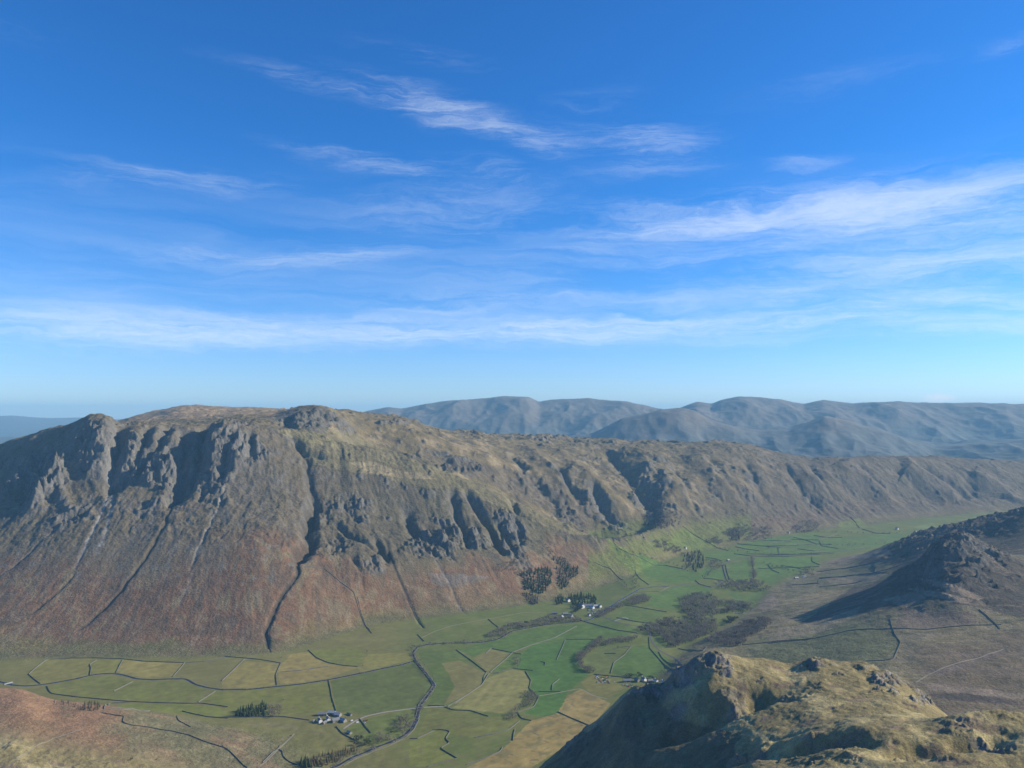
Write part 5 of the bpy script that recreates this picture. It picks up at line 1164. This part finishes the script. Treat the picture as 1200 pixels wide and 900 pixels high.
# cars
CARC = [('white', (.75, .75, .75)), ('silver', (.45, .46, .48)), ('dark blue', (.03, .05, .12)), ('black', (.02, .02, .022)), ('red', (.3, .03, .03)), ('grey', (.16, .165, .17))]
CM = {n: simple_mat('paint_' + n.replace(' ', '_'), c, .04, 1, .3) for n, c in CARC}
prof = [(-2.1, .35), (-2.15, .8), (-1.35, .95), (-.75, 1.45), (.9, 1.48), (1.75, 1.0), (2.1, .9), (2.12, .35)]
nb_ = len(prof)
bv = [(x, s * (.85 if z < 1.2 else .68), z) for s in (-1, 1) for x, z in prof]
bfc = [tuple(range(nb_)), tuple(range(2 * nb_ - 1, nb_ - 1, -1))] + [(i, i + nb_, (i + 1) % nb_ + nb_, (i + 1) % nb_) for i in range(nb_)]
gv, gf = [], []
for pts in ([(-1.25, -.64, 1.02), (-1.25, .64, 1.02), (-.8, .58, 1.42), (-.8, -.58, 1.42)], [(1.66, -.64, 1.07), (1.66, .64, 1.07), (.98, .58, 1.44), (.98, -.58, 1.44)]):
    o = len(gv); off = -.03 if pts[0][0] < 0 else .03; gv += [(x + off, y, z + .02) for x, y, z in pts]; gf.append((o, o + 1, o + 2, o + 3))
for s in (-1, 1):
    o = len(gv); gv += [(-1.1, s * .82, 1.0), (1.4, s * .82, 1.03), (.85, s * .72, 1.38), (-.7, s * .72, 1.38)]; gf.append((o, o + 1, o + 2, o + 3))
wv, wf = [], []; tube(wv, wf, (0, -.1, 0), (0, .1, 0), .32, .32, 10); wf += [tuple(range(10)), tuple(range(19, 9, -1))]
def mk(name, v, f, m):
    me = bpy.data.meshes.new(name); me.from_pydata(v, [], f); me.materials.append(m); return me
BODY = {n: mk('body', bv, bfc, m) for n, m in CM.items()}; GLS = mk('window_glass', gv, gf, M_GLASS); WHL = mk('wheel', wv, wf, M_TYRE)
def car(p, rot, colr, label, group):
    t = bpy.data.objects.new('parked_car', None); COL.objects.link(t); t.location = (p[0], p[1], ground(p[0], p[1]) + .05); t.rotation_euler = (0, 0, rot); tag(t, label, 'car', group)
    for n, me in (('body', BODY[colr]), ('window', GLS)):
        o = bpy.data.objects.new(n, me); COL.objects.link(o); o.parent = t
    for x in (-1.35, 1.3):
        for y in (-.78, .78):
            o = bpy.data.objects.new('wheel', WHL); COL.objects.link(o); o.parent = t; o.location = (x, y, .32)
for poly_, n, where, grp in [(crop(*CF, [(770,300),(850,300),(860,330),(800,350)]), 5, 'on the gravel right of the farm', 'cars parked by the farm'), (crop(*CO, [(640,240),(830,235),(830,300),(700,330)]), 34, 'in the crowded car park before the inn', 'cars parked before the inn'),
                             (crop(*CW, [(205,240),(340,240),(350,305),(220,305)]), 22, 'on the campsite by the lane', 'cars on the campsite'), (crop(*CW, [(440,310),(540,320),(540,345),(460,340)]), 10, 'on the ground before the long barn at the campsite', 'cars before the campsite barn'),
                             (crop(*C8, [(815,438),(865,436),(870,448),(820,450)]), 12, 'in the clearing right of the brown wood', 'cars in the wood clearing'), (crop(*C8, [(445,525),(490,520),(492,540),(450,545)]), 8, 'beside the lane at the lower brown wood', 'cars by the lower wood'),
                             (crop(*CW, [(640,300),(720,292),(720,310),(650,315)]), 4, 'in the yard of the two gabled houses', 'cars by the gabled houses')]:
    for p in inside(poly_, n, 3.2):
        c = rng.choice(['white', 'white', 'silver', 'silver', 'dark blue', 'black', 'red', 'grey']); car(p, rng.choice([.3, 1.87]) + rng.uniform(-.1, .1), c, f'{c} car parked {where}', grp)
for x, y, lab in [(665, 325, 'white van at the end of the farm track'), (725, 342, 'white van beside the thick dark wall at the farm')]:
    p = at(CF, x, y); t = bpy.data.objects.new('parked_van', None); COL.objects.link(t); t.location = (p[0], p[1], ground(*p) + .05); t.rotation_euler = (0, 0, .5); tag(t, lab, 'van')
    pv_ = [(-2.6, .4), (-2.65, 1.1), (-1.9, 1.3), (-1.3, 2.2), (2.6, 2.25), (2.65, .4)]; k = len(pv_)
    part('body', t, [(a, s * .98, b) for s in (-1, 1) for a, b in pv_], [tuple(range(k)), tuple(range(2 * k - 1, k - 1, -1))] + [(i, i + k, (i + 1) % k + k, (i + 1) % k) for i in range(k)], CM['white'])
    part('windscreen', t, [(-1.93, -.85, 1.36), (-1.93, .85, 1.36), (-1.4, .8, 2.12), (-1.4, -.8, 2.12)], [(0, 1, 2, 3)], M_GLASS)
    for a in (-1.7, 1.7):
        for b in (-.92, .92):
            o = bpy.data.objects.new('wheel', WHL); COL.objects.link(o); o.parent = t; o.location = (a, b, .32)
# tents
TENTC = [('green', (.06, .10, .05)), ('orange', (.4, .15, .04)), ('pale grey', (.45, .45, .42)), ('blue', (.06, .12, .28))]
for i, p in enumerate(inside(crop(*CW, [(205,245),(330,250),(390,290),(330,310),(215,305)]), 14, 7)):
    n, c = TENTC[i % 4]
    if n not in CM: CM[n] = simple_mat('canvas_' + n.replace(' ', '_'), c, .08, 2)
    t = bpy.data.objects.new('tent', None); COL.objects.link(t); t.location = (p[0], p[1], ground(*p)); t.rotation_euler = (0, 0, rng.uniform(0, 6)); tag(t, f'{n} tent pitched on the campsite by the lane', 'tent', 'tents on the campsite')
    vs, fs = [], []; m = 7
    for q in range(6):
        xq = -2.2 + q * .88; r = 1.5 * math.sqrt(max(.05, 1 - (xq / 2.45) ** 2))
        for k in range(m + 1): a = math.pi * k / m; vs.append((xq, r * math.cos(a), r * .95 * math.sin(a) - .05))
    for q in range(5):
        for k in range(m): a = q * (m + 1) + k; fs.append((a, a + 1, a + m + 2, a + m + 1))
    fs += [tuple(range(m + 1)), tuple(range(5 * (m + 1) + m, 5 * (m + 1) - 1, -1))]
    part('canopy', t, vs, fs, CM[n]); part('door', t, [(-2.24, -.35, .02), (-2.24, .35, .02), (-2.22, .2, .5), (-2.22, -.2, .5)], [(0, 1, 2, 3)], M_DOOR)
# footbridge and the stone bridge
p = at(C5, 45, 455); t = bpy.data.objects.new('footbridge', None); COL.objects.link(t); t.location = (p[0], p[1], ground(*p) + .6); t.rotation_euler = (0, 0, 1.0); tag(t, 'pale footbridge over the beck at the left edge of the meadows', 'bridge')
part('deck', t, boxv(-8, 8, -1, 1, 0, .3), BF, M_PALER)
for s in (-1, 1): part('railing', t, boxv(-8, 8, s * .95 - .06, s * .95 + .06, .3, 1.3), BF, M_PALER)
for s in (-1, 1): part('abutment', t, boxv(s * 8 - 1, s * 8 + 1, -1.3, 1.3, -2, -.01), BF, M_RUB)
p = at(C6, 1040, 583); t = bpy.data.objects.new('stone_bridge', None); COL.objects.link(t); t.location = (p[0], p[1], ground(*p) + .4); t.rotation_euler = (0, 0, .12); tag(t, 'small stone bridge carrying the farm track over the beck', 'bridge')
part('deck', t, boxv(-7, 7, -2, 2, 0, .4), BF, M_TRACK)
for s in (-1, 1): part('parapet', t, boxv(-7, 7, s * 2.2 - .19, s * 2.2 + .19, -1.5, 1.3), BF, M_RUB)
print('things', len(COL.objects), round(time.time() - T0, 1))
# ------------------------------------------------------------------ light, sky, air, camera
SUN_EL, SUN_A = math.radians(25), math.radians(9)       # SUN_A: angle from +X towards +Y
sv = (math.cos(SUN_EL) * math.cos(SUN_A), math.cos(SUN_EL) * math.sin(SUN_A), math.sin(SUN_EL))
from mathutils import Vector
sl = bpy.data.lights.new('sun', 'SUN'); sl.energy = 5.0; sl.angle = math.radians(.5); sl.color = (1, .89, .69)
so = bpy.data.objects.new('sun', sl); COL.objects.link(so); so.location = (800, 0, 1500)
so.rotation_euler = Vector(sv).to_track_quat('Z', 'Y').to_euler()

w = bpy.data.worlds.new('World'); SC.world = w; w.use_nodes = True
nt = w.node_tree; N, L = nt.nodes, nt.links
bg = N['Background']; bg.inputs['Strength'].default_value = .086
sky = N.new('ShaderNodeTexSky'); sky.sky_type = 'NISHITA'; sky.sun_disc = False
sky.sun_elevation = SUN_EL; sky.sun_rotation = math.radians(90) - SUN_A
sky.altitude = 700; sky.air_density = 1.0; sky.dust_density = .25; sky.ozone_density = 2.0
def mth(op, a, b=None, c=None, clamp=False):
    n = N.new('ShaderNodeMath'); n.operation = op; n.use_clamp = clamp
    for i, q in enumerate((a, b, c)):
        if q is None: continue
        if isinstance(q, (int, float)): n.inputs[i].default_value = q
        else: L.new(q, n.inputs[i])
    return n.outputs[0]
tc = N.new('ShaderNodeTexCoord'); sx = N.new('ShaderNodeSeparateXYZ'); L.new(tc.outputs['Generated'], sx.inputs[0])
AZ_ = mth('ARCTAN2', sx.outputs[0], sx.outputs[1]); EL_ = mth('ARCSINE', sx.outputs[2])
AZD = mth('MULTIPLY', AZ_, 57.29578); ELD = mth('MULTIPLY', EL_, 57.29578)
def comb(a, b, c=0.0):
    n = N.new('ShaderNodeCombineXYZ')
    for i, q in enumerate((a, b, c)):
        if isinstance(q, (int, float)): n.inputs[i].default_value = q
        else: L.new(q, n.inputs[i])
    return n.outputs[0]
P0 = comb(AZD, ELD)
def noise(vec, scale, detail, rough=.55, dist=0):
    n = N.new('ShaderNodeTexNoise'); n.inputs['Scale'].default_value = scale; n.inputs['Detail'].default_value = detail; n.inputs['Roughness'].default_value = rough; n.inputs['Distortion'].default_value = dist
    L.new(vec, n.inputs['Vector']); return n
def vm(op, a, b=None, s=None):
    n = N.new('ShaderNodeVectorMath'); n.operation = op
    for i, q in enumerate((a, b)):
        if q is None: continue
        if isinstance(q, tuple): n.inputs[i].default_value = q
        else: L.new(q, n.inputs[i])
    if s is not None: n.inputs['Scale'].default_value = s
    return n.outputs['Value'] if op in ('LENGTH', 'DOT_PRODUCT') else n.outputs[0]
# wind-drawn warp for the cirrus
wn = noise(vm('MULTIPLY', P0, (.05, .22, 1)), 1, 4)
warp = vm('SUBTRACT', wn.outputs['Color'], (.5, .5, .5))
wn2 = noise(vm('MULTIPLY', P0, (.22, .6, 1)), 1, 5, .6)
warp2 = vm('SUBTRACT', wn2.outputs['Color'], (.5, .5, .5))
P1 = vm('ADD', vm('ADD', P0, vm('MULTIPLY', warp, (7, 3.0, 0))), vm('MULTIPLY', warp2, (3.2, 1.5, 0)))
def rot(vec, deg, s):
    n = N.new('ShaderNodeMapping'); n.vector_type = 'POINT'; n.inputs['Rotation'].default_value = (0, 0, math.radians(deg)); n.inputs['Scale'].default_value = s
    L.new(vec, n.inputs['Vector']); return n.outputs[0]
f1 = noise(rot(P1, 6, (.045, .55, 1)), 1, 8, .6, .4).outputs['Fac']
f2 = noise(rot(P1, -7, (.09, .9, 1)), 1, 8, .62, .6).outputs['Fac']
f3 = noise(vm('MULTIPLY', P1, (.7, 2.6, 1)), 1, 7, .65, .3).outputs['Fac']
def ae(u, v):
    X, Zz = (u - UC) / FPX, (VH - v) / FPX
    return math.degrees(math.atan(X)), math.degrees(math.atan2(Zz, math.hypot(1, X)))
# cirrus: photo column, row, half length, half height (photo pixels), tilt (deg, rising to the right positive), strength, fibre set
CI = [(900,325,330,60,5,.3,1),(540,138,105,13,-14,.62,2),(600,160,55,13,-22,.42,2),(420,112,110,8,-8,.35,2),(200,208,100,10,3,.42,1),(470,198,120,9,-8,.36,2),(570,205,60,9,-10,.34,2),(765,165,60,16,-4,.48,2),(700,158,70,14,2,.2,1),(755,203,60,9,3,.30,1),
      (540,248,120,22,0,.34,1),(460,252,70,12,-4,.2,1),(400,300,110,11,5,.42,1),(238,298,60,7,3,.34,1),(1060,238,250,26,-1,.8,1),(850,254,165,17,-1,.75,1),(1130,226,150,22,-2,.5,1),(1000,215,110,10,4,.5,1),(960,278,150,9,3,.5,1),(1150,262,120,20,0,.5,1),(940,194,40,6,0,.35,1),
      (1060,320,240,40,6,.55,1),(860,320,180,32,6,.34,1),(720,300,120,26,8,.16,1),(560,355,150,8,2,.42,1),(640,388,420,15,1,.72,1),(250,392,330,17,1,.72,1),(60,392,190,20,0,.35,1),(980,372,280,22,2,.62,1),(1120,388,170,8,2,.55,1),(900,388,220,6,1,.4,1),(420,404,380,7,1,.35,1),(1090,355,150,20,5,.4,1),(60,362,90,8,0,.25,1),
      (490,62,60,8,-6,.16,2),(960,98,90,10,3,.10,1),(1180,52,40,8,4,.2,1),(30,30,60,8,8,.10,1),(130,346,50,6,3,.14,1),(1000,448,260,4,1,.25,1),(700,118,40,12,8,.12,2)]
acc1 = acc2 = None
for (u, v, ru, rv, tilt, s, kset) in CI:
    a, e = ae(u, v); cs = math.cos(math.radians(a)); dg = 57.29578 / FPX * cs
    n = N.new('ShaderNodeMapping'); n.vector_type = 'TEXTURE'
    n.inputs['Location'].default_value = (a, e, 0); n.inputs['Rotation'].default_value = (0, 0, math.radians(tilt)); n.inputs['Scale'].default_value = (ru * dg * cs * 1.15, rv * dg * 1.3, 1)
    L.new(P1, n.inputs['Vector'])
    l = vm('LENGTH', n.outputs[0])
    mr = N.new('ShaderNodeMapRange'); mr.interpolation_type = 'SMOOTHERSTEP'; mr.inputs[1].default_value = 1.75; mr.inputs[2].default_value = 0; mr.inputs[3].default_value = 0; mr.inputs[4].default_value = s
    L.new(l, mr.inputs[0])
    if kset == 1: acc1 = mr.outputs[0] if acc1 is None else mth('MAXIMUM', acc1, mr.outputs[0])
    else: acc2 = mr.outputs[0] if acc2 is None else mth('MAXIMUM', acc2, mr.outputs[0])
def ramp(x, a, b, lo=0., hi=1.):
    n = N.new('ShaderNodeMapRange'); n.interpolation_type = 'SMOOTHSTEP'
    for i, q in enumerate((a, b, lo, hi)): n.inputs[i + 1].default_value = q
    L.new(x, n.inputs[0]); return n.outputs[0]
hf_ = noise(rot(P1, 5, (.35, 5.5, 1)), 1, 5, .6, .2).outputs['Fac']          # hair-fine fibres
def wisp(acc, f, k):
    g = mth('ADD', mth('MULTIPLY', f, .62), mth('ADD', mth('MULTIPLY', f3, .2), mth('MULTIPLY', hf_, .18)))
    t = mth('SUBTRACT', g, mth('SUBTRACT', .53, mth('MULTIPLY', acc, .16)))
    return mth('MULTIPLY', mth('MULTIPLY', mth('POWER', acc, .8), k), ramp(t, -.10, .24, 0, 1))
cov = mth('ADD', wisp(acc1, f1, .60), wisp(acc2, f2, .60))
# the thin veil low in the sky
veil = mth('MULTIPLY', mth('MULTIPLY', ramp(ELD, 4.2, 7.0), ramp(ELD, 19, 8)), mth('MULTIPLY', ramp(f1, .3, .72, .1, 1), .15))
cov = mth('MINIMUM', mth('ADD', cov, veil), .92)
# small cumulus on the skyline far right
ca, ce = ae(1100, 467.5)
nm = N.new('ShaderNodeMapping'); nm.vector_type = 'TEXTURE'; nm.inputs['Location'].default_value = (ca, ce, 0); nm.inputs['Scale'].default_value = (1.15, .42, 1)
L.new(vm('ADD', P0, vm('MULTIPLY', vm('SUBTRACT', noise(P0, 2.2, 5).outputs['Color'], (.5, .5, .5)), (.9, .5, 0))), nm.inputs['Vector'])
cum = ramp(vm('LENGTH', nm.outputs[0]), 1.1, .3, 0, .75)
cov = mth('MAXIMUM', cov, cum)
hs = N.new('ShaderNodeHueSaturation'); hs.inputs['Saturation'].default_value = 1.0; hs.inputs['Value'].default_value = 1.0
tm = N.new('ShaderNodeMix'); tm.data_type = 'RGBA'; L.new(ramp(ELD, -2, 14), tm.inputs[0]); tm.inputs[6].default_value = (.74, .97, 1.5, 1); tm.inputs[7].default_value = (.21, .765, 1.42, 1)
L.new(vm('MULTIPLY', sky.outputs[0], tm.outputs[2]), hs.inputs['Color'])
mix = N.new('ShaderNodeMix'); mix.data_type = 'RGBA'; L.new(cov, mix.inputs[0]); L.new(hs.outputs[0], mix.inputs[6]); mix.inputs[7].default_value = (7.6, 8.2, 8.9, 1)
L.new(mix.outputs[2], bg.inputs['Color'])
w.cycles.sampling_method = 'MANUAL'; w.cycles.sample_map_resolution = 512

# haze
def closed_box(name, lo, hi):
    me = bpy.data.meshes.new(name)
    v = [(x, y, z) for x in (lo[0], hi[0]) for y in (lo[1], hi[1]) for z in (lo[2], hi[2])]
    f = [(0, 1, 3, 2), (4, 6, 7, 5), (0, 4, 5, 1), (2, 3, 7, 6), (0, 2, 6, 4), (1, 5, 7, 3)]
    me.from_pydata(v, [], f); o = bpy.data.objects.new(name, me); COL.objects.link(o); return o
hz = closed_box('haze', (float(XX.min()) - 60, -160, float(Z.min()) - 1), (float(XX.max()) + 60, 30060, max(float(Z.max()) + 12, 730)))
hm = bpy.data.materials.new('haze'); hm.use_nodes = True; hn = hm.node_tree
for n in list(hn.nodes):
    if n.type != 'OUTPUT_MATERIAL': hn.nodes.remove(n)
pv = hn.nodes.new('ShaderNodeVolumePrincipled'); hn.links.new(pv.outputs[0], [n for n in hn.nodes if n.type == 'OUTPUT_MATERIAL'][0].inputs['Volume'])
pv.inputs['Density'].default_value = 4.1e-5; pv.inputs['Color'].default_value = (.35, .71, 1, 1); pv.inputs['Anisotropy'].default_value = 0
hz.data.materials.append(hm); hz['kind'] = 'stuff'

cam = bpy.data.cameras.new('camera'); cam.sensor_width = 36; cam.lens = FPX / 1200 * 36; cam.shift_y = (VH - 450) / 1200
cam.clip_start = .5; cam.clip_end = 80000
co_ = bpy.data.objects.new('camera', cam); COL.objects.link(co_); co_.location = (0, 0, ZC); co_.rotation_euler = (math.pi / 2, 0, 0)
SC.camera = co_
SC.view_settings.view_transform = 'Standard'; SC.view_settings.look = 'None'; SC.view_settings.gamma = 1; SC.view_settings.exposure = 0.56
SC.render.engine = 'CYCLES'
cy = SC.cycles; cy.max_bounces = 4; cy.diffuse_bounces = 2; cy.glossy_bounces = 1; cy.transmission_bounces = 2; cy.volume_bounces = 0; cy.transparent_max_bounces = 6
cy.use_denoising = True; cy.denoiser = 'OPENIMAGEDENOISE'; cy.denoising_input_passes = 'RGB_ALBEDO_NORMAL'; cy.denoising_prefilter = 'ACCURATE'; cy.use_adaptive_sampling = False
print('done', round(time.time() - T0, 1))
